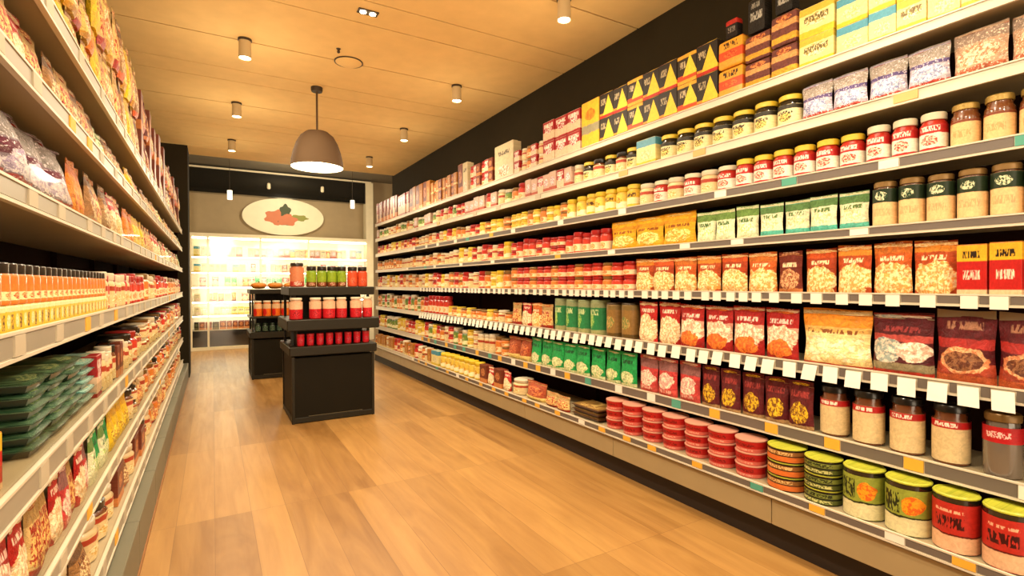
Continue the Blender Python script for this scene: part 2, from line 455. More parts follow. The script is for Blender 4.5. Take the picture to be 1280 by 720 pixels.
# ------------------------------------------------------------------ product shapes (front faces -Y, base at z=0)
def pouch(w, h, d, seed=0, mat=None, seal=None, nx=9, nz=12, top=.09, lean=0, smat=None):
    rnd = random.Random(seed)
    ph = [rnd.uniform(0, 6.28) for _ in range(6)]
    body = Part('pouch', mat, True)
    def pt(i, k, s):
        x = -1+2*i/nx; t = k/nz
        fz = (1-(max(0, t-.12)/.88)**2.2)*(.55+.45*min(1, t/.12)) if t < .999 else 0
        fz = max(fz, .04)
        fx = max(.0, 1-abs(x)**3)**.6
        wr = .10*math.sin(5*x+ph[0]+4*t)*math.sin(7*t+ph[1])+.06*math.sin(11*x+ph[2])*math.sin(9*t+ph[3])
        y = s*(d/2)*fz*fx*(1+wr) 
        wx = w/2*(1-.05*math.sin(math.pi*t)**2+.015*math.sin(6*t+ph[4]))
        return (x*wx, y+lean*t*h+.0, t*h*(1-top)+(.008*h*math.sin(3*x+ph[5]) if k == nz else 0))
    for s in (-1, 1):
        vs = [pt(i, k, s) for k in range(nz+1) for i in range(nx+1)]
        fs = []
        for k in range(nz):
            for i in range(nx):
                a = k*(nx+1)+i
                q = (a, a+1, a+nx+2, a+nx+1)
                fs.append(q if s < 0 else tuple(reversed(q)))
        if s < 0: F0 = vs; f0 = fs
        else:
            body.add(F0, f0); body.add(vs, fs)
    n1 = (nx+1)*(nz+1)
    fs = []
    for i in range(nx): fs.append((i+1, i, n1+i, n1+i+1))
    for i in range(nx): a = nz*(nx+1)+i; fs.append((a, a+1, n1+a+1, n1+a))
    body.f += fs
    # crimped seal strip
    sp = Part('seal', smat or mat, False)
    vs = []
    for zz in (0, 1):
        for s in (-1, 1):
            for i in range(nx+1):
                x = -1+2*i/nx
                z = h*(1-top)-.002+(.008*h*math.sin(3*x+ph[5])) if zz == 0 else h*(1+.012*math.sin(2.2*x+ph[1]))
                vs.append((x*w/2*.99, lean*h*(.98 if zz else .9)+s*max(d*.03, .0012)+.05*d*math.sin(4*x+ph[0]), z))
    n_ = nx+1
    fs = []
    for i in range(nx):
        fs.append((i, i+1, 2*n_+i+1, 2*n_+i)); fs.append((n_+i+1, n_+i, 3*n_+i, 3*n_+i+1))
        fs.append((2*n_+i, 2*n_+i+1, 3*n_+i+1, 3*n_+i)); fs.append((i+1, i, n_+i, n_+i+1))
    fs += [(0, 2*n_, 3*n_, n_), (nx, n_+nx, 3*n_+nx, 2*n_+nx)]
    sp.add(vs, fs)
    return [body, sp]

def jar(w, h, lidm, bodym, labelm, lid_h=.16, lab=(.06, .62), neck=.9, segs=20, style='jar'):
    r = w/2
    zt = h*(1-lid_h)
    if style == 'jar':
        prof = [(r*.86, 0), (r*.97, h*.02), (r, h*.06), (r, h*.66), (r*.97, h*.72), (r*neck*.93, h*.78), (r*neck*.9, zt)]
    elif style == 'can':
        prof = [(r*.97, 0), (r, h*.015), (r, h*.03), (r*.985, h*.04), (r*.985, zt-h*.01), (r*.95, zt)]
    else:
        prof = [(r*.82, 0), (r*.88, h*.03), (r*.97, zt*.96), (r*.97, zt)]
    b = Part('jar', bodym, True).lathe(prof, segs)
    lr = r*neck*1.02
    if style != 'jar': lr = r
    l = Part('lid', lidm, True).lathe([(lr*.97, zt-h*.004), (lr, zt+.001), (lr, h*.975), (lr*.93, h), (lr*.87, h*.992)], segs)
    lb = Part('label', labelm, True).lathe([(r*1.006, h*lab[0]), (r*1.006, h*lab[1])], segs, capb=False, capt=False)
    if style == 'tub':
        ra, rb = r*(.82+.16*lab[0]), r*(.85+.125*lab[1])
        lb = Part('label', labelm, True).lathe([(r*.905, h*lab[0]), (r*.985, h*lab[1])], segs, capb=False, capt=False)
    return [b, lb, l]
def bottle(w, h, capm, bodym, labelm, segs=16):
    r = w/2
    b = Part('bottle', bodym, True).lathe([(r*.85, 0), (r, h*.03), (r, h*.52), (r*.9, h*.62), (r*.45, h*.74), (r*.4, h*.86)], segs)
    lb = Part('label', labelm, True).lathe([(r*1.008, h*.08), (r*1.008, h*.48)], segs, capb=False, capt=False)
    cp_ = Part('cap', capm, True).lathe([(r*.46, h*.84), (r*.5, h*.85), (r*.5, h*.985), (r*.45, h)], segs)
    return [b, lb, cp_]
def carton(w, h, d, mat, flapm=None):
    b = Part('carton', mat).box(-w/2, w/2, -d/2, d/2, 0, h*.985, min(w, d)*.02)
    f = Part('flap', flapm or mat).box(-w/2*.97, w/2*.97, -d/2*.97, d*.1, h*.985, h, .0004)
    return [b, f]
def brick(w, h, d, mat, foldm=None):
    """vacuum brick pack: rounded block with a folded crimp on top"""
    b = Part('pack', mat, True)
    rings = []
    for (k, z) in ((.88, 0), (.97, .03), (1, .1), (.985, .3), (1, .5), (.985, .7), (.98, .86), (.93, .93), (.8, .955)):
        ring = []
        for i in range(20):
            a = 2*math.pi*(i+.5)/20; ca, sa = math.cos(a), math.sin(a)
            m = max(abs(ca), abs(sa)); q = .86/m+.14
            ring.append((w/2*k*min(1, max(-1, ca*q)), d/2*k*min(1, max(-1, sa*q)), z*h))
        rings.append(ring)
    vs = [p for r_ in rings for p in r_]; fs = [tuple(reversed(range(20)))]
    for k in range(len(rings)-1):
        for i in range(20):
            j = (i+1) % 20; fs.append((k*20+i, k*20+j, k*20+20+j, k*20+20+i))
    fs.append(tuple(range((len(rings)-1)*20, len(rings)*20)))
    b.add(vs, fs)
    f = Part('fold', foldm or mat).box(-w*.42, w*.42, -d*.3, d*.12, h*.955, h, .0015)
    return [b, f]
def flatpack(w, h, d, mat, smat=None):
    """tray pack lying flat with sealed rims"""
    t = Part('tray', mat, True)
    def rr(k, z):
        out = []
        for i in range(20):
            a = 2*math.pi*(i+.5)/20; ca, sa = math.cos(a), math.sin(a)
            m = max(abs(ca), abs(sa)); q = .85/m+.15
            out.append((w/2*k*min(1, max(-1, ca*q)), d/2*k*min(1, max(-1, sa*q)), z*h))
        return out
    rings = [rr(.86, 0), rr(.92, .45), rr(.94, .6)]
    vs = sum(rings, []); fs = [tuple(reversed(range(20)))]
    for k in range(2):
        for i in range(20):
            j = (i+1) % 20; fs.append((k*20+i, k*20+j, k*20+20+j, k*20+20+i))
    t.add(vs, fs)
    f = Part('film', smat or mat, True)
    rings = [rr(1, .56), rr(1, .64), rr(.9, .8), rr(.5, .99), rr(.2, 1)]
    vs = sum(rings, []); fs = [tuple(reversed(range(20)))]
    for k in range(4):
        for i in range(20):
            j = (i+1) % 20; fs.append((k*20+i, k*20+j, k*20+20+j, k*20+20+i))
    fs.append(tuple(range(80, 100)))
    f.add(vs, fs)
    return [t, f]

# ------------------------------------------------------------------ product designs
DES = {}
def design(key, desc, cat, name, fn, w, h, d):
    DES[key] = dict(desc=desc, cat=cat, name=name, fn=fn, w=w, h=h, d=d, near=None, far=None)
F = flat
lime = art('lime lid print', 'b4b53a', speck='8f9a22', coat=.2)
goldlid = F('gold lid', 'a88a44', .35, .4)
yellid = F('yellow lid', 'd8b82c', .4)
redlid = F('red lid', 'a51c1c', .35, coat=.3)
blklid = F('black lid', '1c1814', .3, coat=.3)
whtlid = F('pale lid', 'd8ccb0', .45)
brnlid = F('bronze lid', '8a6a3a', .35, .3)
blk_body = F('dark jar body', '1e1a12', .15, coat=.6)
crm = F('cream contents', 'd9bd8c', .35, coat=.6)
pnk = F('pink contents', 'd69a7c', .3, coat=.6)
redc = F('red sauce', 'a8241a', .25, coat=.7)
brn = F('brown contents', '6b3a1c', .25, coat=.7)
orc = F('orange contents', 'd2722a', .3, coat=.7)
grc = F('green contents', '4c6a30', .3, coat=.7)
ylc = F('yellow contents', 'd8ae3a', .3, coat=.7)
# labels
L_redbig = art('red label', 'b32a20', [(0, .34, 'dcae88'), (.34, .37, '4a0e0c')], [], [(.48, .72, .2, .8, '3a0a0a'), (.8, .86, .2, .8, 'e8a888')])
L_grnbig = art('green orange label', '8f9838', [(0, .36, 'd8cfa0'), (.36, .40, '1c1a10')], [(.74, .66, .2, .2, 'e89a20', 'd8601c')], [(.45, .9, .12, .5, '23280f')])
L_strip = art('striped olive label', '1f2112', [(.05, .4, '59602a'), (.55, .93, '7a8238')], [], [(.6, .88, .1, .9, '2a3014'), (.1, .35, .1, .9, 'c2c07a')])
L_orstrip = art('orange brown label', '3c2010', [(.05, .5, 'd06c2c'), (.6, .95, '8c5a2a')], [], [(.62, .9, .15, .85, 'd8b070')])
L_tub = art('red tub label', 'b01c1a', [(0, .36, 'cf6658')], [], [(.5, .8, .15, .85, '74100f'), (.1, .28, .2, .8, 'e09a88')])
L_crm = art('cream label', 'd8bf8e', [(.82, 1, 'b01c1c')], [], [(.86, .96, .2, .8, 'f0e0d0')], wob=0)
L_crmb = art('cream label brown', 'e0b880', [(.9, 1, '7a3a20')], [], [(.3, .6, .2, .8, 'c89a64')], wob=0)
L_redw = art('red white label', 'b02420', [(.12, .66, 'e6dccb')], [(.5, .4, .3, .2, 'd8c8b0', 'c83a2a')], [(.75, .95, .15, .85, 'f0d8c8')])
L_yel = art('yellow label', 'd8b030', [(.2, .6, 'ead8a0')], [], [(.65, .9, .1, .9, '4a2a10')])
L_ylblk = art('yellow black label', 'e0cf9a', [(.78, 1, '2a2416')], [(.5, .4, .26, .22, 'e8d070', '6a5020')], [(.55, .7, .2, .8, '3a3018')])
L_sm_red = art('small red label', 'c23a28', [(.1, .62, 'ecd2a8')], [(.5, .35, .25, .2, 'd87040', 'e8c080')])
L_sm_or = art('small orange label', 'd07a34', [(.15, .6, 'eed8a4')], [(.5, .4, .25, .2, 'b04020', 'e8c080')])
L_sm_crm = art('small cream label', 'd8bf8c', [(.7, .92, 'a8402a')], [(.5, .35, .28, .2, 'c8a050', 'e8dcb0')])
L_sm_yel = art('small yellow label', 'e0c050', [(.1, .5, 'f0e4b8')], [(.5, .6, .25, .2, 'b06020', 'e8c850')])
L_sm_grn = art('small green label', '6f8a3c', [(.1, .5, 'e8e0b0')], [(.5, .6, .25, .2, '3c5a20', 'c8c070')])
# pouches
P_or = [art('orange food pouch %d' % i, ['b2481c', 'c25a20', 'a33c18'][i], [(.86, 1, ['d8862c', 'c46a24', 'c8501c'][i])], [(.5, .30, .56, .36, 'f8e0a8', 'e0a050')], [(.7, .8, .2, .8, 'f0dcb0')]) for i in range(3)]
P_brown = art('dark brown pouch', '6a2416', [(0, .12, 'c0733c')], [(.5, .36, .40, .26, '8c4a2a', 'd8a070')], [(.68, .8, .2, .8, 'e8c8a0')])
P_red = [art('red pouch %d' % i, 'a31a18', [(.45, .68, 'd89a84')], [(.5, .42, .5, .3, 'f4e4c8', 'e0a888'), (.5, .22, .36, .2, 'e8802c', 'd05a20')], [(.76, .86, .15, .85, 'f0c8b8')]) for i in range(2)]
P_redcrm = art('red pouch cream picture', 'b01c18', [], [(.5, .34, .5, .38, 'f4e2bc', 'dcae7c')], [(.8, .9, .15, .85, 'f0d8c0')])
P_maroon = art('maroon pouch oval', '541016', [(0, .12, 'b4542c'), (.12, .3, '9c3a22'), (.52, .66, 'a82c28')], [(.5, .34, .40, .20, 'e0a878', 'c8784c'), (.5, .33, .32, .14, '5a2c18', '8a5a38')], [(.8, .92, .2, .8, '9a6a50')])
P_maroonw = art('maroon pouch pieces', '4c0c14', [(0, .07, 'b03020'), (.07, .2, '8c8060'), (.58, .70, 'b0443c')], [(.28, .42, .27, .22, 'd8c8b4', '8c9a94'), (.72, .42, .26, .18, 'ece0cc', 'd0a890')], [(.75, .85, .2, .8, '8a3030')])
P_orcrm = art('orange cream pouch', 'edcd8c', [(.74, 1, 'e08a24'), (.64, .74, 'dba95a'), (0, .04, 'b83420')], [(.28, .32, .26, .26, 'f8e8c0', 'ecd090'), (.74, .32, .24, .24, 'f8e8c0', 'ecd090')], [(.62, .70, .1, .9, '7a4418')], wob=.012)
P_green = art('green pouch', '18984a', [(0, .1, 'd8dca8')], [(.5, .28, .4, .2, 'e8e0b0', 'a8c080')], [(.72, .84, .15, .85, '0e4a26')])
P_greenw = art('green white pouch', 'dfe0b8', [(.74, 1, '6a8c44')], [(.5, .4, .36, .2, 'f0ecd0', 'b8c878')], [(.55, .68, .2, .8, '4a7038')])
P_teal = art('teal bottom pouch', 'e4e2bc', [(.76, 1, '5a8048'), (0, .2, '58b8a4')], [(.5, .45, .34, .2, 'f0e8c8', 'd8c88c')], [(.6, .72, .2, .8, '5a7a40')])
P_yellow = art('yellow pack', 'e2a41c', [(.72, .86, 'd88c18')], [(.5, .32, .4, .22, 'efd98a', 'c8982c')], [(.6, .7, .15, .85, '8c4a10')])
P_purple = art('purple grey pouch', '7c6c78', [(.62, 1, '8c8480'), (0, .16, 'a82c20'), (.42, .6, '5c1c30')], [(.5, .34, .42, .18, 'd8c8d0', '9c88a8')], [], speck='d8ccd0')
P_blue = art('blue pink pouch', 'b8aebc', [(.66, 1, 'a89c90'), (0, .16, 'b84030'), (.56, .66, '5a4a7c')], [(.5, .36, .42, .2, 'e0d4e0', '7c84b0')], speck='e8dce0')
P_nut = art('clear nut pouch', 'c8a082', [(.74, 1, '9c8474'), (0, .2, 'b86040')], [(.5, .45, .42, .22, 'e8cfae', 'b07850')], speck='e8d8c0')
P_wred = art('white red pouch', 'cfae70', [(0, .16, 'a02c1c'), (.8, 1, 'a8844c')], [(.5, .42, .42, .3, 'a8301c', 'e8c070')], [(.66, .78, .15, .85, 'a03020')])
P_orange = art('bright orange pouch', 'd87c1c', [(.8, 1, 'b85c18')], [(.5, .36, .38, .24, 'e8a030', 'c86018')])
P_bry = art('bright yellow pouch', 'e0b81c', [(.8, 1, 'c89418')], [(.5, .4, .36, .24, 'f0d850', 'b07818')])
P_tan = art('tan pouch', '9c7040', [(.8, 1, '6a4a2c'), (0, .14, 'c85a28')], [(.5, .42, .38, .26, 'e0c490', '8a5428')], [(.66, .76, .2, .8, '5a2c18')])
P_flower = art('maroon flower pack', '5c1418', [(0, .08, 'b89060')], [(.5, .36, .34, .24, 'e8b820', '7a4a10')], [(.72, .86, .15, .85, '9c3430')])
P_pinkw = art('pink white pouch', 'c03a38', [(.72, 1, '8c5a58'), (0, .2, 'c84c44')], [(.5, .42, .4, .24, 'ecdcc4', 'd89c90')], [(.08, .18, .2, .8, 'e8b0a0')])
P_bread = art('bread pouch', '9a4420', [(0, .25, 'dcc070')], [(.5, .55, .4, .28, 'c8743c', '8c2c18')])
# boxes
B_tri = art('black yellow box', '241c16', [(0, .12, 'b02818'), (.12, .2, 'd88c24')], [], [(.55, .8, .1, .45, 'a89878')], [(.66, .12, .92, .4, 'e6bf34')], wob=.01)
B_triy = art('yellow black box', '2c2218', [(0, .13, 'e0a030'), (.13, .3, 'c8481c'), (.88, 1, 'd8a030')], [], [(.55, .78, .15, .45, 'b8a888')], [(.68, .25, .96, .38, 'e8c83c')], wob=.01)
B_orb = art('orange banded box', 'd8982c', [(.3, .62, 'c8481c')], [(.5, .46, .3, .1, 'e06a28', 'b83818')], [(.7, .9, .2, .8, '3a2412')], wob=.012)
B_yell = art('plain yellow box', 'dda92c', [(.32, .5, '8c8468')], [(.5, .72, .3, .12, 'd8801c', 'c8641c')])
B_cryel = art('cream yellow box', 'e2d08a', [(0, .22, 'd0b02c'), (.78, 1, 'c8a838')], [(.5, .55, .34, .2, 'efe2b4', 'a89850')], [(.5, .7, .15, .85, '6a5830')])
B_blue = art('blue topped cream box', 'e2d08a', [(.72, 1, '4a8ca0'), (0, .16, 'd0b02c')], [(.5, .4, .3, .2, 'c8b070', 'e8dca8')])
B_mauve = art('mauve banded bag', '6a3a34', [(.1, .3, 'd8a034'), (.55, .75, 'd89a5c')], [(.5, .85, .3, .1, 'd88c4c', '8c3c2c')])
B_blackred = art('black pack red top', '1c1412', [(.72, 1, 'b8281c')], [], [(.3, .6, .2, .8, '8c8478')], wob=.01)
B_blackwh = art('black pack white print', '1a1714', [], [], [(.35, .6, .15, .85, 'a8a498'), (.72, .88, .2, .7, '8c887c')])
B_redw = art('red white box', '9c1c20', [(.1, .5, 'd8b898')], [(.5, .6, .3, .2, 'e8dcd0', 'a8202a')], [(.7, .9, .1, .9, 'e8dccc')])
B_white = art('white box', 'c8b890', [(0, .4, 'cdb898')], [(.5, .25, .3, .16, 'b8805c', 'e8dcc8')], [(.7, .82, .2, .8, '5a4c38')])
B_gold = art('golden carton', 'a8681c', [(.0, .16, 'd8b870')], [(.5, .5, .26, .3, '9c5c20', 'd8a048')])
B_redy = art('red yellow box', 'b01c18', [(.68, 1, 'e0a826'), (0, .12, 'd8b48c')], [], [(.74, .88, .2, .8, '2a1c10'), (.32, .5, .22, .78, 'e8c8b0')], wob=0)
B_pink = art('pale pink carton', 'bfa08c', [(0, .25, 'a8503c')], [(.5, .55, .3, .22, 'e8dcd8', 'a87880')])
B_yelc = art('yellow tray carton', 'e0b42a', [(.8, 1, 'ecd9a0')], [(.3, .45, .2, .25, 'ecdcb0', 'd8c070')], [(.15, .7, .6, .9, '4a2c10')])
B_dkred = art('brown snack carton', '6e3420', [(0, .25, 'c07840')], [(.5, .6, .3, .22, 'c88850', '8c3c24')])
C_green = art('green tin print', '2a7a48', [(.0, .12, '9a9a68'), (.84, 1, '8a9068')], [(.35, .4, .22, .24, 'a8c468', '5c9a4c')], [(.6, .78, .2, .8, 'b8c890')])
C_tan = art('tan tin print', '8c6a38', [(0, .1, '5a4420'), (.86, 1, '7a6438')], [(.5, .45, .3, .2, 'b89458', '6c7a40')])
T_green = art('green tray film', '2c5034', [(0, .3, '12301c')], [(.5, .8, .3, .2, 'a8b878', '3c6a40')], coat=.5, speck='7c9a6c')
T_teal = art('teal tray film', '7ab0a0', [(0, .4, '3c6c60')], [(.5, .8, .3, .2, 'd8d8b0', '58a090')], coat=.5, speck='e0dcc0')
T_brown = art('brown tray film', '8c6a34', [(0, .5, '4a2c16')], [(.5, .8, .3, .2, 'c8a860', '6a3c1c')], coat=.5)

def dj(key, desc, lid, body, labm, w=.1, h=.15, **k):
    design(key, desc, 'jar', 'glass_jar', lambda: jar(w, h, lid, body, labm, **k), w, h, w)
def dp(key, desc, mat, w=.12, h=.17, d=.05, seed=1, smat=None, name='food_pouch', cat='pouch', top=.09):
    design(key, desc, cat, name, lambda: pouch(w, h, d, seed, mat, smat=smat, top=top), w, h, d)
def dc(key, desc, mat, w=.1, h=.15, d=.06, flap=None):
    design(key, desc, 'carton', 'food_carton', lambda: carton(w, h, d, mat, flap), w, h, d)
def db(key, desc, mat, w=.1, h=.15, d=.07, fold=None):
    design(key, desc, 'pack', 'brick_pack', lambda: brick(w, h, d, mat, fold), w, h, d)
dj('redbig', 'lime-lidded jar with big red label', lime, blk_body, L_redbig, .125, .19, style='can', lid_h=.05, lab=(.02, .86))
dj('grnbig', 'lime-lidded jar with olive orange label', lime, blk_body, L_grnbig, .125, .19, style='can', lid_h=.05, lab=(.02, .86))
dj('strip', 'squat striped olive tub', lime, blk_body, L_strip, .12, .075, style='can', lid_h=.1, lab=(.05, .82))
dj('orstrip', 'squat orange brown tub', lime, blk_body, L_orstrip, .12, .075, style='can', lid_h=.1, lab=(.05, .82))
dj('tub', 'small red tub with pale lid', F('pink tub lid', 'c98e78', .4), redc, L_tub, .1, .06, style='tub', lid_h=.12, lab=(.03, .86))
dj('blackred', 'black-lidded jar with red cream label', blklid, brn, L_crm, .11, .18, lab=(.05, .74), lid_h=.12)
dj('glassred', 'glass jar with red shoulder band', brnlid, F('clear grain contents', '6c6054', .1, coat=1), art('red band', 'b01c20', [], [], [(.3, .7, .2, .8, 'e8b8b0')]), .11, .18, lab=(.55, .8), lid_h=.12)
dj('greenjar', 'jar with green band, cream label', brnlid, brn, art('green cream label', 'e2bc86', [(.62, 1, '22301c')], [(.5, .8, .25, .12, 'd8d8b0', '1c3a24')], [(.25, .45, .15, .85, 'c8a070')], wob=.01), .11, .16, lab=(.05, .84), lid_h=.12)
dj('goldjar', 'wide jar with gold lid, cream label', goldlid, brn, L_crmb, .12, .17, lab=(.05, .62), lid_h=.14)
dj('redw', 'jar with red and white label', whtlid, redc, L_redw, .1, .14, lab=(.05, .7), lid_h=.18)
dj('redyw', 'yellow-lidded jar with red white label', yellid, redc, L_redw, .1, .14, lab=(.05, .7), lid_h=.18)
dj('yelblk', 'yellow-lidded jar with black cream label', yellid, blk_body, L_ylblk, .1, .15, lab=(.05, .68), lid_h=.16)
dj('yelyel', 'yellow jar with yellow lid', yellid, ylc, L_yel, .1, .14, lab=(.05, .7), lid_h=.18)
dj('s_red', 'small red-lidded jar', redlid, redc, L_sm_red, .08, .11, lab=(.05, .68), lid_h=.2, segs=14)
dj('s_or', 'small jar of orange sauce', brnlid, orc, L_sm_or, .08, .11, lab=(.05, .68), lid_h=.2, segs=14)
dj('s_crm', 'small jar with cream label', whtlid, crm, L_sm_crm, .08, .11, lab=(.05, .68), lid_h=.2, segs=14)
dj('s_yel', 'small jar with yellow label', yellid, ylc, L_sm_yel, .08, .11, lab=(.05, .68), lid_h=.2, segs=14)
dj('s_grn', 'small jar with green label', whtlid, grc, L_sm_grn, .08, .11, lab=(.05, .68), lid_h=.2, segs=14)
dj('s_blk', 'small black-lidded jar', blklid, brn, L_sm_crm, .08, .11, lab=(.05, .68), lid_h=.2, segs=14)
dj('s_orblk', 'small dark-capped jar of orange spread', blklid, orc, L_sm_or, .07, .1, lab=(.05, .5), lid_h=.3, segs=14)
dj('gcan', 'tall green tin', C_green and F('green tin lid', '8c9c70', .35, .2), C_green, C_green, .08, .18, style='can', lid_h=.05, lab=(.03, .92))
dj('tcan', 'tall tan tin', F('dark tin lid', '3a2c18', .35, .3), C_tan, C_tan, .07, .18, style='can', lid_h=.05, lab=(.03, .92))
design('bot', 'small bottle with dark cap', 'bottle', 'sauce_bottle', lambda: bottle(.06, .16, blklid, orc, L_sm_or), .06, .16, .06)
for i in range(3): dp('or%d' % i, ['brick orange pouch with pale food picture', 'orange pouch with golden food picture', 'rust red pouch with creamy food picture'][i], P_or[i], seed=i+3)
dp('brownp', 'dark brown pouch with food picture', P_brown, seed=8)
dp('red0', 'red pouch with round orange picture', P_red[0], seed=11)
dp('red1', 'red pouch with orange bowl picture', P_red[1], seed=12)
dp('redcrm', 'red pouch with cream picture', P_redcrm, seed=13)
dp('maroon', 'maroon pouch with brown oval window', P_maroon, seed=14, smat=F('grey crimp', '8c7a60', .5))
dp('maroonw', 'wide maroon pouch with pale pieces', P_maroonw, .18, .17, .06, 15)
dp('orcrm', 'wide orange and cream bag', P_orcrm, .18, .17, .06, 16)
dp('green', 'green pouch with pale picture', P_green, seed=17, d=.045)
dp('greenw', 'white pouch with green top', P_greenw, seed=18)
dp('teal', 'white pouch with teal bottom', P_teal, seed=19, d=.045)
dp('yellow', 'large yellow pack', P_yellow, .14, .16, .045, 20)
dp('purple', 'bulging mauve and grey bag', P_purple, .13, .17, .07, 21, top=.03)
dp('blue', 'clear bag of pink blue sweets', P_blue, .13, .15, .06, 22, top=.05)
dp('nut', 'clear bag of pale nuts', P_nut, .13, .15, .06, 23, top=.05)
dp('wred', 'cream pouch with red picture', P_wred, seed=24)
dp('orange', 'bright orange pouch', P_orange, seed=25)
dp('bry', 'bright yellow pouch', P_bry, seed=26)
dp('tan', 'tan pouch with dark top', P_tan, seed=27)
dp('flower', 'maroon pack with yellow picture', P_flower, .11, .17, .05, 28)
dp('pinkw', 'pink and white pouch', P_pinkw, seed=29)
dp('bread', 'brown bag with yellow bottom', P_bread, seed=30, d=.07)
dp('cryelp', 'cream and yellow speckled pouch', art('cream speckled pouch', 'dcc06a', [(0, .15, 'b8801c'), (.85, 1, '8c5c24')], [(.5, .45, .36, .26, 'efe0b0', 'b8602c')], [(.7, .8, .15, .85, '8c2c1c')], speck='b88c3c'), seed=41)
dc('maroonb', 'dark brown carton', B_dkred); dc('tbx', 'black and olive carton', art('black olive box', '1c1a12', [(0, .3, '5c5430')], [(.5, .6, .3, .2, '6a6a40', '2a2a18')]))
dc('tri', 'black box with yellow peak', B_tri); dc('triy', 'yellow black box with orange foot', B_triy)
db('orb', 'orange banded brick pack', B_orb); dc('yell', 'plain yellow box', B_yell)
dc('cryel', 'cream and yellow box', B_cryel); dc('blueb', 'cream box with blue top', B_blue)
db('mauve', 'maroon and amber banded pack', B_mauve); db('bred', 'black pack with red top', B_blackred)
db('bwh', 'black pack with pale print', B_blackwh); dc('redwb', 'red and white box', B_redw)
dc('white', 'tall white box', B_white, .09, .2, .06); dc('gold', 'golden carton', B_gold, .06, .15, .05)
dc('redy', 'red box with yellow top band', B_redy); dc('pinkb', 'pale pink carton', B_pink)
dc('yelc', 'low yellow carton', B_yelc, .1, .06, .1); dc('dkred', 'brown snack carton', B_dkred)
design('tgreen', 'flat green tray pack', 'tray pack', 'tray_pack', lambda: flatpack(.2, .03, .14, F('dark tray', '16281a', .3, coat=.5), T_green), .2, .03, .14)
design('tteal', 'flat teal tray pack', 'tray pack', 'tray_pack', lambda: flatpack(.2, .03, .14, F('dark tray', '16281a', .3, coat=.5), T_teal), .2, .03, .14)
design('tbrown', 'flat brown tray pack', 'tray pack', 'tray_pack', lambda: flatpack(.16, .03, .14, F('brown tray', '3a2010', .3, coat=.5), T_brown), .16, .03, .14)

ONES = 'first second third fourth fifth sixth seventh eighth ninth tenth eleventh twelfth thirteenth fourteenth fifteenth sixteenth seventeenth eighteenth nineteenth'.split()
TENS = {2: 'twent', 3: 'thirt', 4: 'fort', 5: 'fift', 6: 'sixt', 7: 'sevent', 8: 'eight', 9: 'ninet'}
def ordw(n):
    if n < 20: return ONES[n-1]
    if n > 99: return 'distant'
    t, o = divmod(n, 10)
    return TENS[t]+'ieth' if o == 0 else TENS[t]+'y-'+ONES[o-1]
COUNT = {}
class Rec(dict): pass
RECS = []
def place(key, loc, rz, w, h, near, where, d=None, group=None, tier=None, tilt=0, rowname=''):
    """note down one article; everything is built in build_goods()"""
    D = DES[key]
    k = (key, where, tier); COUNT[k] = COUNT.get(k, 0)+1
    lab = D['desc']+(', '+tier if tier else '')+', '+ordw(COUNT[k])+' from camera, '+where
    kx = w/D['w']; ky = (d/D['d']) if d else (kx if D['d'] >= D['w']*.95 else min(kx*1.0, 1.25)); kz = h/D['h']
    r_ = Rec(key=key, loc=loc, rot=(tilt, 0, rz), scale=(kx, ky, kz), near=near, label=lab, group=group or (D['desc']+', '+where), size=w*h)
    RECS.append(r_)
    return r_, D['d']*ky
def build_goods():
    cp_ = Vector((0, 0, CAMZ))
    fw = Vector((s_, c_, 0))
    jars = [q for q in RECS if DES[q['key']]['name'] == 'glass_jar']
    def vis(q):
        v_ = Vector(q['loc'])-cp_; zc = v_.dot(fw)
        return q['size']/max(zc, .05)**2 if zc > .05 else 0
    jars.sort(key=vis, reverse=True)
    rest = set(id(q) for q in jars[300:])
    V, F_, MI, SM, UV, RN, mats = [], [], [], [], [], [], []
    for q in RECS:
        D = DES[q['key']]
        if id(q) in rest:
            if D.get('parts') is None: D['parts'] = mesh_of(D['fn'](), 'tmp')
            me = D['parts']
            M = Matrix.Translation(q['loc']) @ Matrix.Rotation(q['rot'][2], 4, 'Z') @ Matrix.Diagonal((*q['scale'], 1))
            o = len(V); V += [tuple(M @ v_.co) for v_ in me.vertices]
            ul = me.uv_layers[0].data; rn = random.random()
            for p in me.polygons:
                F_.append(tuple(i+o for i in p.vertices)); SM.append(p.use_smooth)
                m = me.materials[p.material_index]
                if m not in mats: mats.append(m)
                MI.append(mats.index(m))
                for li in p.loop_indices: UV += list(ul[li].uv)
            RN += [rn]*len(me.vertices)
            continue
        slot = 'near' if q['near'] else 'far'
        if D[slot] is None:
            parts = D['fn']()
            if q['near']:
                root = link(D['name'], mesh_of(parts[:1], D['name']))
                for p in parts[1:]: obj(p, root)
            else: root = link(D['name'], mesh_of(parts, D['name']))
            D[slot] = root; o = root
        else: o = copy_tree(D[slot])
        o.location = q['loc']; o.rotation_euler = q['rot']; o.scale = q['scale']
        tag(o, q['label'], D['cat'], q['group'])
    if V:
        me = bpy.data.meshes.new('small_jars'); me.from_pydata(V, [], F_)
        for m in mats: me.materials.append(m)
        me.polygons.foreach_set('material_index', MI); me.polygons.foreach_set('use_smooth', SM)
        me.uv_layers.new(name='UVMap').data.foreach_set('uv', UV)
        me.attributes.new('rnd', 'FLOAT', 'POINT').data.foreach_set('value', RN)
        me.update()
        o = link('small_jars', me); o['kind'] = 'stuff'
        tag(o, 'rows of tiny distant jars with many coloured labels on the far shelves', 'jars')

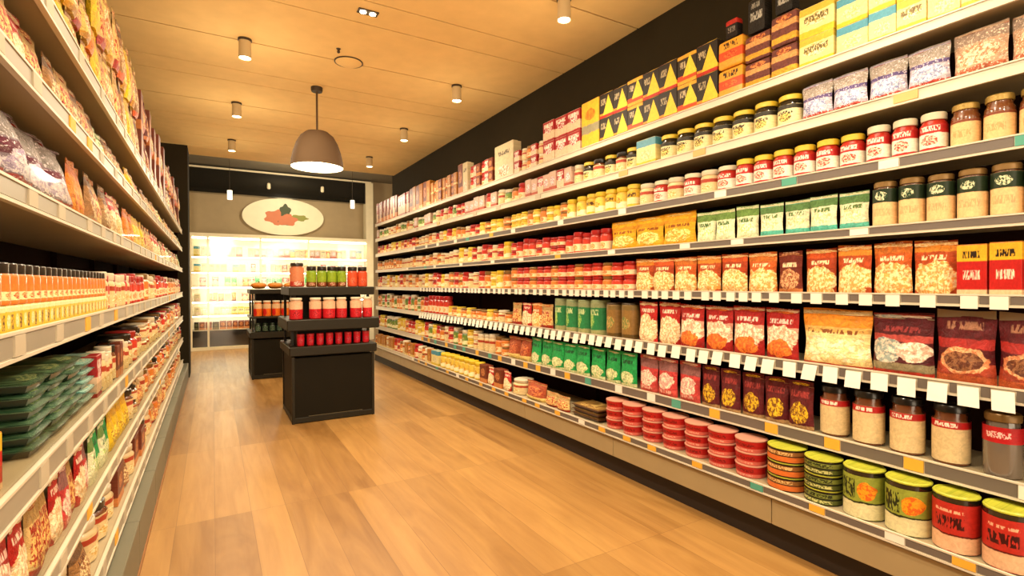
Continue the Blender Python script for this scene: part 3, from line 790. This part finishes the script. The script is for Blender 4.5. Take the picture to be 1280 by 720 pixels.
LW = ['bottom', 'second', 'third', 'fourth', 'fifth', 'sixth', 'seventh', 'top']
def run(side, lvl, pa, pb, keys, n, hf=.85, tiers=1, near=False, setback=.012, jit=.0, gapf=.95, wf=1.0, hj=.03, jx=.012):
    """goods from pixel column pa (camera end) to pb (far end) of one shelf; keys cycle or are drawn at random when jit"""
    lv = SHELF_R if side == 'right' else SHELF_L
    sg_ = 1 if side == 'right' else -1
    xf = XRB if (side == 'right' and lvl == 0) else (XR if side == 'right' else XL)
    z0 = lv[lvl][0]*S-.0055
    z1 = lv[lvl+1][1]*S if lvl+1 < len(lv) else z0+.33*S
    Xp = xf+sg_*.045
    ya, yb = ypx(pa, Xp), ypx(pb, Xp)
    lim = YEND_R if side == 'right' else YEND_L
    yb = min(yb, lim-.005)
    W = (yb-ya)/n
    H = (z1-z0)*hf/tiers
    name = LW[lvl] if lvl+1 < len(lv) else 'top'
    where = '%s %s shelf' % (side, name)
    for i in range(n):
        y = ya+W*(i+.5)
        key0 = random.choice(keys) if jit else keys[i % len(keys)]
        nt = tiers
        if jit and tiers == 1 and hf > .7 and DES[key0]['cat'] == 'jar' and random.random() < .3: nt = 2; 
        dx = random.uniform(0, jx)
        hh = H*(1-random.uniform(0, hj if not jit else .16))
        if nt != tiers: hh = hh/2
        for t in range(nt):
            tier = None if nt == 1 else (['lower tier', 'upper tier'][t] if nt == 2 else ['lowest tier', 'middle tier', 'topmost tier', 'crown tier'][t])
            D = DES[key0]
            w = W*gapf*wf
            kx = w/D['w']; ky = kx if D['d'] >= D['w']*.95 else min(kx, 1.25)
            dep = D['d']*ky
            if D['cat'] == 'pouch': dep = max(dep, .03)
            x = xf+sg_*(setback+dep/2+dx)
            place(key0, (x, y, z0+t*hh), (-sg_)*math.pi/2+(random.uniform(-.07, .07) if D['cat'] == 'pouch' and n > 1 else random.uniform(-.02, .02) if dep < w*.9 else 0), w, hh, near, where, tier=tier)

# ---- right wall, camera end to far end, shelf by shelf (0 = bottom)
r = lambda *a, **k: run('right', *a, **k)
# bottom
r(0, 1296, 1162, ['redbig'], 2, .93, near=True, jx=0)
r(0, 1162, 1050, ['grnbig'], 2, .93, near=True, jx=0)
r(0, 1048, 1002, ['strip'], 1, .90, 3, near=True, jx=0)
r(0, 1001, 955, ['orstrip'], 1, .90, 3, near=True, jx=0)
r(0, 952, 755, ['tub'], 7, .86, 3, near=True, gapf=.93)
r(0, 753, 715, ['tbrown'], 1, .42, 3, near=True, gapf=.92)
r(0, 713, 682, ['wred'], 2, .5, near=True)
r(0, 681, 656, ['bread'], 1, .68, near=True)
r(0, 655, 640, ['s_crm'], 1, .6)
r(0, 639, 602, ['redcrm', 'dkred'], 4, .78)
r(0, 600, 552, ['s_yel'], 8, .78)
r(0, 551, 542, ['blueb'], 1, .8)
r(0, 541, 470, ['s_or', 's_red', 'gold', 's_crm'], 20, .8, jit=1)
# second
r(1, 1290, 1218, ['glassred'], 1, .84, near=True, jx=0, gapf=.72)
r(1, 1216, 1020, ['blackred'], 4, .84, near=True, gapf=.82)
r(1, 1020, 878, ['flower'], 5, .84, near=True)
r(1, 877, 800, ['pinkw'], 3, .86, near=True)
r(1, 798, 665, ['green'], 8, .84, near=True)
r(1, 664, 636, ['bread'], 2, .74, near=True)
r(1, 635, 592, ['s_or', 's_crm'], 6, .72, jit=1)
r(1, 591, 470, ['s_yel', 's_crm', 's_grn', 's_or', 's_red'], 28, .72, jit=1)
# third
r(2, 1340, 1171, ['maroon'], 2, .95, near=True, jx=0, gapf=.97)
r(2, 1170, 1092, ['maroonw'], 1, .9, near=True, jx=0, gapf=.99)
r(2, 1091, 1004, ['orcrm'], 1, .9, near=True, jx=0, gapf=.99)
r(2, 1000, 850, ['red0', 'red1'], 4, .88, near=True)
r(2, 850, 800, ['redcrm'], 2, .9, near=True)
r(2, 796, 757, ['tcan'], 2, .86, near=True, jx=0, gapf=.8)
r(2, 755, 694, ['gcan'], 4, .90, near=True, jx=0)
r(2, 692, 641, ['wred', 'or1', 'redcrm'], 4, .72, near=True)
r(2, 640, 561, ['s_or', 's_yel', 's_crm'], 12, .42, jit=1)
r(2, 560, 536, ['s_red'], 5, .8)
r(2, 535, 468, ['s_crm', 's_or', 's_grn', 's_red'], 18, .78, jit=1)
# fourth
r(3, 1284, 1200, ['redy'], 2, .80, near=True, jx=0, gapf=.93)
r(3, 1199, 1048, ['or0', 'or1'], 3, .90, near=True)
r(3, 1047, 1007, ['or2'], 1, .86, near=True)
r(3, 1006, 975, ['brownp'], 1, .84, near=True)
r(3, 974, 795, ['or1', 'or2', 'or0'], 6, .86, near=True)
r(3, 793, 640, ['s_red', 's_red', 's_or'], 15, .82, 2, gapf=.97)
r(3, 638, 468, ['s_crm', 's_or', 's_red', 's_yel'], 34, .8, jit=1)
# fifth
r(4, 1330, 1090, ['greenjar'], 6, .84, near=True, gapf=.92, jx=0)
r(4, 1088, 952, ['teal'], 4, .76, near=True)
r(4, 950, 872, ['greenw'], 3, .78, near=True)
r(4, 870, 765, ['yellow'], 3, .88, near=True, gapf=.99)
r(4, 763, 640, ['s_red'], 13, .76, jit=1)
r(4, 638, 575, ['s_red', 's_crm', 's_yel'], 10, .78, jit=1)
r(4, 573, 468, ['s_crm', 's_or'], 26, .72, jit=1)
# sixth
r(5, 1320, 1186, ['goldjar'], 3, .80, near=True, gapf=.9, jx=0)
r(5, 1185, 1082, ['redw'], 3, .76, near=True, gapf=.93, jx=0)
r(5, 1081, 920, ['redyw'], 6, .72, near=True, gapf=.93, jx=0)
r(5, 919, 800, ['redw', 's_crm'], 6, .68, near=True, gapf=.95)
r(5, 798, 722, ['yelyel', 's_yel'], 6, .78)
r(5, 720, 640, ['s_yel', 's_or', 's_yel'], 10, .76, jit=1)
r(5, 638, 468, ['s_crm', 's_yel', 's_or', 's_red'], 36, .72, jit=1)
# seventh
r(6, 1345, 1190, ['nut'], 2, .86, near=True, gapf=.98)
r(6, 1189, 1003, ['blue'], 4, .82, near=True, gapf=.98)
r(6, 1002, 826, ['yelblk'], 7, .76, near=True, gapf=.93, jx=0)
r(6, 825, 800, ['blueb'], 1, .84, near=True)
r(6, 799, 730, ['yelblk', 's_blk'], 5, .72)
r(6, 728, 660, ['redwb', 's_crm', 'pinkb'], 8, .8, jit=1)
r(6, 658, 468, ['s_red', 's_crm', 's_or', 's_grn', 'pinkb'], 38, .76, jit=1)
# top
r(7, 1250, 1090, ['cryel', 'blueb'], 4, .92, 2, near=True, gapf=.97, jx=.004)
r(7, 1089, 1048, ['blueb'], 1, .92, 2, near=True)
r(7, 1047, 1002, ['cryel'], 1, 1.0, 2, near=True)
r(7, 1001, 968, ['mauve'], 1, 1.12, 2, near=True, gapf=.98)
r(7, 967, 935, ['mauve'], 1, 1.0, 2, near=True, gapf=.98)
r(7, 934, 903, ['orb'], 1, 1.12, 2, near=True, gapf=.98)
r(7, 902, 755, ['tri', 'triy', 'tri'], 7, 1.22, 2, near=True, gapf=.99, jx=.004)
r(7, 754, 731, ['yell'], 1, 1.25, near=True)
r(7, 729, 684, ['redwb'], 3, 1.2, 2, near=True, gapf=.98)
r(7, 682, 647, ['s_crm', 'redwb', 's_or'], 5, .76, 2, gapf=.97)
r(7, 646, 622, ['white'], 1, 1.2)
r(7, 620, 590, ['dkred', 'redwb', 's_red'], 6, .92, 2, gapf=.97)
r(7, 588, 576, ['white', 'dkred'], 2, 1.2)
r(7, 575, 542, ['gold', 'dkred', 'gold', 's_or'], 9, .98, 2, gapf=.97)
r(7, 541, 515, ['gold', 'dkred'], 6, 1.2)
r(7, 514, 500, ['redwb'], 4, 1.12)
r(7, 499, 468, ['dkred', 'redwb'], 12, 1.25)
# extra packs standing on the black and yellow boxes of the top shelf
zt2 = SHELF_R[7][0]*S-.0055
def topup(px, key, w, h, base, word):
    X = XR+.05; y = ypx(px, X)
    o, _ = place(key, (X, y, zt2+base), -math.pi/2, w, h, True, 'right top shelf', tier=word)
for px, key, w, h, b0 in ((984, 'bwh', .075, .1, .33*S*1.12+.002), (950, 'bwh', .08, .15, .33*S*1.0+.002), (918, 'bred', .06, .085, .33*S*1.12+.002)):
    topup(px, key, w, h, b0, 'crown tier')

# ---- left wall
l = lambda *a, **k: run('left', *a, **k)
# bottom
l(0, -60, 175, ['dkred', 's_crm', 'tan', 's_blk'], 14, .66, jit=1, near=True)
l(0, 176, 222, ['s_or', 's_crm', 'wred'], 22, .7, jit=1)
# second
l(1, -90, 30, ['redcrm', 'wred', 'red0'], 5, .8, near=True)
l(1, 32, 96, ['wred', 'redcrm', 'pinkw'], 6, .8, near=True)
l(1, 97, 125, ['greenw', 'green'], 4, .75, near=True)
l(1, 126, 150, ['bry'], 4, .72, near=True)
l(1, 151, 224, ['s_crm', 's_or', 'wred', 's_red', 's_blk'], 30, .74, jit=1)
# third
l(2, -70, -22, ['cryel', 'redy'], 2, .46, near=True)
l(2, -12, 58, ['tgreen'], 3, .66, 6, near=True, jx=.004) if False else None
def stack(px0, px1, n, key, levels, hh, dep=.15):
    ya, yb = ypx(px0, XL-.08), ypx(px1, XL-.08); W = (yb-ya)/n
    z0 = SHELF_L[2][0]*S-.0055
    for i in range(n):
        y = ya+W*(i+.5)
        for t in range(levels):
            D = DES[key]
            place(key, (XL-.018-dep/2-random.uniform(0, .006), y, z0+t*hh), math.pi/2, W*.97, hh*.98, True, 'left third shelf',
                  d=dep, tier='layer %s' % ['one', 'two', 'three', 'four', 'five', 'six', 'seven'][t])
stack(-12, 70, 3, 'tgreen', 6, .026); stack(71, 100, 2, 'tteal', 5, .026)
l(2, 106, 113, ['redwb'], 1, .6, near=True)
l(2, 114, 150, ['s_blk', 's_crm', 'dkred'], 10, .6, 1, jit=1)
l(2, 151, 224, ['s_red', 's_crm', 's_or', 's_blk'], 30, .72, jit=1)
# fourth: low yellow cartons with dark capped jars above
def double(px0, px1, n, ka, kb, ha, hb, near):
    ya, yb = ypx(px0, XL-.045), ypx(px1, XL-.045); W = (yb-ya)/n
    z0 = SHELF_L[3][0]*S-.0055
    for i in range(n):
        y = ya+W*(i+.5)
        place(ka, (XL-.012-W*.5, y, z0), math.pi/2, W*.95, ha, near, 'left fourth shelf', tier='lower tier', d=W*.95)
        place(kb, (XL-.012-W*.5, y, z0+ha+.0006), math.pi/2, W*.95, hb, near, 'left fourth shelf', tier='upper tier')
double(-40, 118, 22, 'yelc', 's_orblk', .048, .074, True)
l(3, 119, 175, ['s_crm', 's_red'], 18, .62, jit=1)
l(3, 176, 224, ['s_crm', 's_red', 's_or'], 26, .68, jit=1)
# fifth
l(4, -60, 76, ['purple'], 4, .88, near=True, gapf=.99)
l(4, 77, 98, ['orange'], 2, .84, near=True)
l(4, 99, 128, ['tan', 'wred'], 3, .86, near=True)
l(4, 129, 148, ['redcrm', 'or1'], 3, .84)
l(4, 149, 160, ['orange'], 3, .8)
l(4, 161, 174, ['bry'], 4, .8)
l(4, 175, 184, ['wred'], 3, .8)
l(4, 185, 192, ['redcrm'], 3, .8)
l(4, 193, 226, ['wred', 'tan', 'redcrm', 'greenw'], 18, .8, jit=1)
# sixth
l(5, -30, 46, ['wred', 'redcrm'], 3, .86, near=True)
l(5, 48, 112, ['tan', 'wred'], 5, .82, near=True)
l(5, 114, 226, ['tan', 'wred', 'bry', 'greenw'], 34, .78, jit=1)
# top: two tiers
l(6, -10, 112, ['wred', 'cryelp', 'orange', 'wred', 'bry', 'cryelp'], 9, 1.0, 2, near=True)
l(6, 113, 170, ['cryelp', 'wred', 'redcrm', 'cryelp', 'tan', 'bry'], 12, 2.0, 2, near=True, jit=1)
l(6, 171, 228, ['tan', 'cryelp', 'dkred', 'brownp', 'wred'], 30, 1.9, 2, jit=1)

# ------------------------------------------------------------------ goods in the far case
case_mats = [('s_red', .55), ('s_crm', .7), ('s_or', .55), ('pinkb', .7), ('s_crm', .6), ('cryel', .6), ('white', .8)]
rows = [(0, ['maroonb', 'tbx', 'maroonb'], .62), (1, ['cryel', 'white', 'greenw'], .6), (2, ['wred', 'white', 'redcrm'], .6), (3, ['redwb', 'or0', 'green', 'redcrm', 'or2'], .72), (4, ['white', 'redwb', 'blueb'], .6), (5, ['white', 'pinkb', 'blueb', 'or1'], .7)]
for ri, keys, hf in rows:
    x = cx0+.05
    while x < cx1-.14:
        wd = random.uniform(.07, .11)
        if random.random() < .12: x += .08
        h = .33*S*hf*random.uniform(.85, 1)
        key = random.choice(keys)
        q_, _ = place(key, (x+wd/2, YB-.16, CASE_Z[ri]*S+.0005), 0, wd*.92, h, False, 'far case %s shelf' % LW[ri], d=.09)
        q_['label'] = q_['label'].replace('from camera', 'from the left')

        x += wd

# ------------------------------------------------------------------ floor stands
def stand(name_lab, x0, x1, y0, y1, zbase, ztray, ztop, over, trayh, slab):
    r_ = empty('display_stand', ((x0+x1)/2, (y0+y1)/2, 0)); 
    tag(r_, name_lab, 'display stand', 'black display stands in the aisle')
    ox, oy = r_.location[0], r_.location[1]
    X0, X1, Y0, Y1 = x0-ox, x1-ox, y0-oy, y1-oy
    # cabinet with recessed face panels
    b = Part('cabinet', M_blk).box(X0+.008, X1-.008, Y0+.008, Y1-.008, .03, zbase-.09, .004)
    obj(b, r_)
    fr = Part('corner_post', M_blk2)
    for (xa, ya) in ((X0, Y0), (X1-.022, Y0), (X0, Y1-.022), (X1-.022, Y1-.022)): obj(Part('corner_post', M_blk2).box(xa, xa+.022, ya, ya+.022, .0, zbase-.08, .002), r_)
    obj(Part('foot_rail', M_blk2).box(X0+.002, X1-.002, Y0+.002, Y1-.002, .004, .045, .003), r_)
    obj(Part('scuff_strip', F('worn metal', '6a6048', .3, .5), label='thin worn metal strip').box(X0+.12, X1-.1, Y0-.001, Y0+.002, .05, .054), r_)
    rim = Part('top_rim', M_blk2)
    e = .018
    rim.box(X0-e, X1+e, Y0-e, Y1+e, zbase-.075, zbase-.004, .006); obj(rim, r_)
    # middle tray carried on corner struts
    for (xa, ya) in ((X0+.01, Y0+.11), (X1-.03, Y0+.11), (X0+.01, Y1-.05), (X1-.03, Y1-.05)):
        obj(Part('post', M_blk2).box(xa, xa+.02, ya, ya+.02, zbase-.004, ztop-slab), r_)
    t = Part('tray', M_blk2)
    t.box(X0-over, X1+over, Y0-over, Y1+over-.03, ztray-trayh, ztray, .006); obj(t, r_)
    obj(Part('inner_riser', M_blk).box(X0+.06, X1-.06, Y0+.15, Y1-.06, zbase-.004, ztray-trayh), r_)
    obj(Part('inner_riser', M_blk).box(X0+.06, X1-.06, Y0+.20, Y1-.08, ztray, ztop-slab), r_)
    obj(Part('top_shelf', M_blk2).box(X0-.012, X1+.012, Y0+.03, Y1-.02, ztop-slab, ztop, .005), r_)
    return r_
IX0, IX1, IY0, IY1 = .72*S, 1.6*S, 5.89*S, 6.73*S
ZB, ZT, ZTOP = .833*S, 1.12*S, 1.47*S
stand('nearer black display stand with stepped trays of red goods, mid aisle', IX0, IX1, IY0, IY1, ZB, ZT, ZTOP, .035, .085, .065)
JX0, JX1, JY0, JY1 = .52*S, 1.36*S, 9.0*S, 9.85*S
ZB2, ZT2, ZTOP2 = .75*S, .99*S, 1.42*S
stand('farther black display stand, partly hidden behind the nearer one', JX0, JX1, JY0, JY1, ZB2, ZT2, ZTOP2, .02, .02, .05)

def dj2(*a, **k): dj(*a, **k)
dj('i_pinkj', 'pale jar of red preserve', whtlid, art('pink top glass', 'b81c22', [(.5, 1, 'dcae8c')], coat=.6), art('preserve label', 'c01c26', [(.55, 1, 'e0b894')], [(.5, .3, .3, .2, 'd8303a', '8c0c18')], wob=.01), .12, .17, lab=(.05, .82), lid_h=.1)
design('i_red', 'short bright red pot', 'pot', 'food_pot', lambda: jar(.08, .09, F('red pot lid', 'c0202a', .4), redc, art('red pot label', 'c8182c', [], [(.5, .5, .3, .25, 'e05060', '8c0c18')]), lid_h=.2, style='tub', lab=(.08, .78)), .08, .09, .08)
dj('i_tall', 'tall pink jar with black lid', blklid, F('pink preserve', 'c87850', .35, coat=.5), art('pink jar label', 'cf7f58', [(0, .25, 'b83c30')], [(.5, .15, .3, .12, 'e8c8b0', 'a82018')]), .12, .19, lab=(.04, .8), lid_h=.13)
dj('i_green', 'black-lidded jar of green pickles', blklid, art('green pickle glass', '6a8c1c', [(0, .28, '8c2c1c')], speck='c0cc4c', coat=.7), art('pickle label', '8fa828', [(0, .3, '7a3020')], [(.5, .15, .3, .12, 'd8b090', '9c2018')], speck='4c6c14'), .1, .16, lab=(.04, .7), lid_h=.2)
dj('i_or', 'black-lidded jar of orange preserve', blklid, F('tomato preserve', 'd0482a', .25, coat=.7), art('orange jar label', 'd4502c', [], [(.5, .4, .3, .24, 'e87850', 'b0281c')]), .1, .16, lab=(.04, .7), lid_h=.2)
design('i_pump', 'round orange squash', 'squash', 'orange_squash', lambda: squash(), .16, .1, .16)
dj('i_dark', 'small dark green bottle jar', F('dark green lid', '1c2c1c', .3), F('dark olive body', '16241a', .2, coat=.6), art('green speck label', '26382a', speck='9cb08c'), .07, .09, lab=(.1, .7), lid_h=.2)
dj('i_orj', 'jar of orange drink with red side', whtlid, orc, art('orange red label', 'e06a18', [(.6, 1, 'dcb88c')], [(.2, .3, .2, .3, 'c8201c', 'c8201c')], wob=.01), .1, .16, lab=(.05, .8), lid_h=.1)
def squash():
    p = Part('squash', art('squash skin', 'cf7a26', [(0, .25, 'a85c1c')], speck='e09a40', coat=.3), True); vs, fs = [], []
    for k in range(9):
        t = math.pi*k/8
        for i in range(24):
            a = 2*math.pi*i/24; rr = .08*max(math.sin(t), .02)**.8*(1+.06*math.cos(8*a))
            vs.append((rr*math.cos(a), rr*math.sin(a), .045-.045*math.cos(t)*(1-.15*abs(math.cos(t)))))
    for k in range(8):
        for i in range(24): j = (i+1) % 24; fs.append((k*24+i, k*24+j, k*24+24+j, k*24+24+i))
    p.add(vs, fs)
    st = Part('stem', F('squash stem', '5a5a20', .7), True).lathe([(.014, .078), (.009, .09), (.011, .1)], 10)
    return [p, st]
def onstand(key, cnt, x0, x1, y, z, w, h, where, near=True):
    for i in range(cnt):
        x = x0+(x1-x0)*(i+.5)/cnt
        D = DES[key]; k = (key, where); COUNT[k] = COUNT.get(k, 0)+1
        o, _ = place(key, (x, y+random.uniform(-.004, .004), z+.0005), random.uniform(-.04, .04), w, h, near, where)
        o['label'] = '%s, %s from the left, %s' % (D['desc'], ordw(COUNT[k]), where)
WN = 'nearer stand'
g = (IX1-IX0)
# top: pink jar, greens, oranges
onstand('i_tall', 1, IX0+.0, IX0+.115, IY0+.12, ZTOP, .105, .19, 'top of nearer stand')
onstand('i_green', 4, IX0+.125, IX0+.44, IY0+.12, ZTOP, .077, .165, 'top of nearer stand')
onstand('i_or', 2, IX0+.445, IX0+.61, IY0+.12, ZTOP, .081, .165, 'top of nearer stand')
onstand('i_green', 3, IX0+.14, IX0+.40, IY0+.24, ZTOP, .072, .165, 'top back of nearer stand')
# tray row
for k, (a, b_) in enumerate(((.0, .105), (.145, .245), (.245, .35), (.35, .44), (.46, .56), (.56, .645))):
    onstand('i_pinkj', 1, IX0+a-.015, IX0+b_-.015, IY0+.035, ZT, (b_-a)*.93, .168, 'tray of nearer stand')
onstand('i_red', 8, IX0+.035, IX1-.02, IY0+.05, ZB-.0035, .058, .095, 'base of nearer stand')
# far stand
onstand('i_pump', 3, JX0-.0, JX1-.08, JY0+.15, ZTOP2, .16, .095, 'top of farther stand')
onstand('i_orj', 4, JX0+.02, JX1-.2, JY0+.048, ZT2, .09, .18, 'tray of farther stand')
onstand('i_dark', 7, JX0+.03, JX1-.05, JY0+.05, ZB2-.0035, .06, .1, 'base of farther stand')

# ------------------------------------------------------------------ lamps
M_fix = flat('downlight shell', 'c9b48a', .45)
M_fixd = flat('dark collar', '3a2c1c', .6)
M_bulb = flat('bulb', 'fff2d0', .4, emit=14, ecol='ffe9bd')
_dl = None
def downlight(x, y, z, lab, energy, target=None, grp=None, first=[None]):
    if first[0] is None:
        o = empty('ceiling_spotlight', (x, y, z))
        obj(Part('collar', M_fixd, True).lathe([(.042, -.012), (.042, 0)], 20), o)
        obj(Part('shade', M_fix, True).lathe([(.036, -.014), (.038, -.1), (.037, -.125)], 20, capt=False), o)
        bb = Part('bulb', M_bulb, True).lathe([(.033, -.121), (.033, -.117)], 20); obj(bb, o.children[1])
        first[0] = o
    else:
        o = copy_tree(first[0]); o.location = (x, y, z)
    tag(o, lab, 'ceiling light', grp)
    t = target or (x, y, 0)
    lamp('SPOT', 'spot_beam', (x, y, z-.145), energy*(.7 if y > 6 else 1), target=t, angle=150 if x < 1 else 128, blend=.9, size=.04)
    lamp('POINT', 'ceiling_fill', (x, y, z-.55), E_FILL*(1 if x < 1 else .5)*(.6 if y > 6 else 1), size=.25)  # added unseen fill lamp in mid-air, brightens the ceiling
    return o
yl = [-1.8, 0.05, 1.7, 3.42, 5.28, 7.17, 9.04]
yr_ = [-.8, 1.25, 3.28, 5.33, 7.18, 9.07]
wn = ['nearest', 'second', 'third', 'farthest']
for i, y in enumerate(yl):
    lab = '%s of the white cylinder spotlights along the left of the ceiling' % (['nearest visible', 'middle', 'farthest'][i-4]) if i >= 4 else 'white cylinder ceiling spotlight nearer than the visible ones, %s of the left row' % ONES[i]
    downlight(.27*S, y*S, HC, lab, E_LEFT, target=(1.25, y*S, .8), grp='left row of ceiling spotlights')
for i, y in enumerate(yr_):
    lab = '%s visible white cylinder spotlight along the right of the ceiling' % (wn[i-2]) if i >= 2 else 'white cylinder ceiling spotlight nearer than the visible ones, %s of the right row' % ONES[i]
    downlight(2.4*S, y*S, HC, lab, E_RIGHT, target=(.9, y*S, .8), grp='right row of ceiling spotlights')
# recessed twin light, smoke dome, sprinkler
tw = empty('recessed_light', (1.12*S, 4.25*S, HC)); tag(tw, 'small recessed twin lamp flush in the ceiling near the top edge', 'ceiling light')
obj(Part('bezel', M_fixd).box(-.06, .06, -.03, .03, -.006, .0, .002), tw)
for dx in (-.028, .028): obj(Part('bulb', M_bulb, True).lathe([(.018, -.010), (.018, -.006)], 14, cx=dx), tw)
lamp('SPOT', 'recessed_beam', (1.12*S, 4.25*S, HC-.02), E_MID*.5, target=(1.12*S, 4.25*S, 0), angle=150, blend=.9)
for y in (-1.0, 1.6): lamp('SPOT', 'recessed_beam', (1.12*S, y*S, HC-.02), E_MID*.9, target=(1.12*S, y*S, 0), angle=160, blend=.9)
dm = empty('ceiling_speaker', (1.2*S, 5.3*S, HC)); tag(dm, 'flat round speaker grille on the ceiling before the pendant', 'speaker')
obj(Part('grille', M_ceil, True).lathe([(.02, -.022), (.07, -.018), (.092, -.006)], 28, capt=False), dm)
obj(Part('ring', M_fixd, True).lathe([(.1, -.006), (.1, 0)], 28), dm)
o = obj(Part('sprinkler_head', M_fixd, True).lathe([(.006, -.03), (.011, -.024), (.008, -.01), (.016, 0)], 12)); o.location = (1.05*S, 5.05*S, HC)
tag(o, 'tiny dark sprinkler head in the ceiling beside the round speaker', 'sprinkler')
# pendant
pd = empty('pendant_lamp', (1.04*S, 6.17*S, HC)); tag(pd, 'big taupe bell-shaped pendant lamp hanging over the display stands', 'pendant lamp')
M_taupe = flat('taupe shade', '5c4834', .8, spec=.1)
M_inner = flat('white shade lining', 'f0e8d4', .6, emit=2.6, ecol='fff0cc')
obj(Part('ceiling_rose', M_fixd, True).lathe([(.042, -.035), (.046, -.02), (.046, 0)], 20), pd)
zr, zt = 2.83*S-HC, 3.25*S-HC
obj(Part('cord', M_taupe, True).lathe([(.008, zt-.01), (.008, -.03)], 10), pd)
pr = [(.285, 0), (.278, .08), (.258, .17), (.225, .27), (.18, .35), (.12, .40), (.04, .42)]
H_ = (zt-zr)/.42
shd = obj(Part('shade', M_taupe, True).lathe([(a*S, zr+b*H_) for a, b in pr], 36, capb=False), pd)
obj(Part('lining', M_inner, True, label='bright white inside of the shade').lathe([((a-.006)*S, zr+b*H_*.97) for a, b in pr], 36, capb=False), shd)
bb = obj(Part('bulb', M_bulb, True).lathe([(.01, zr+.02), (.04, zr+.035), (.05, zr+.07), (.03, zr+.12), (.02, zr+.15)], 16), pd)
lamp('SPOT', 'pendant_beam', (1.04*S, 6.17*S, HC+zr+.012), E_PEND, target=(1.04*S, 6.17*S, 0), size=.08, angle=140, blend=.6)
# lobby pendants
first = None
for i, (x, y, z, L, lab) in enumerate(((.33*S, 12.6*S, 3.43*S, .13, 'small white hanging cylinder lamp left of the oval sign'),
                                (2.92*S, 12.6*S, 3.42*S, .12, 'small white hanging cylinder lamp right of the oval sign'))):
    o = empty('hanging_lamp', (x, y, z)); tag(o, lab, 'hanging lamp', 'small lamps before the back wall')
    obj(Part('shade', flat('lit white cylinder', 'f0e8d0', .5, emit=1.2, ecol='fff2d6'), True).lathe([(.035, -.07), (.035, .07)], 16), o)
    obj(Part('cord', M_fixd, True).lathe([(.003, .07), (.003, HB+.02-z)], 6), o)
for i, (x, z, lab) in enumerate(((1.2*S, 3.93*S, 'small cream spotlight on the black fascia, left'), (2.45*S, 3.96*S, 'small cream spotlight on the black fascia, right'))):
    o = empty('fascia_spotlight', (x, YB-.06, z)); tag(o, lab, 'spotlight', 'spotlights on the black fascia')
    obj(Part('arm', M_fixd).box(-.008, .008, -.05, 0, -.01, .01), o)
    obj(Part('head', M_cream, True).lathe([(.02, -.07), (.032, -.05), (.028, .03), (.012, .04)], 14, cy=-.06), o)
lamp('POINT', 'lobby_fill', (1.2, 12.3*S, 3.6*S), 36, size=.15)  # added fill lamp without a fixture, brightens the back wall and posts
build_goods()
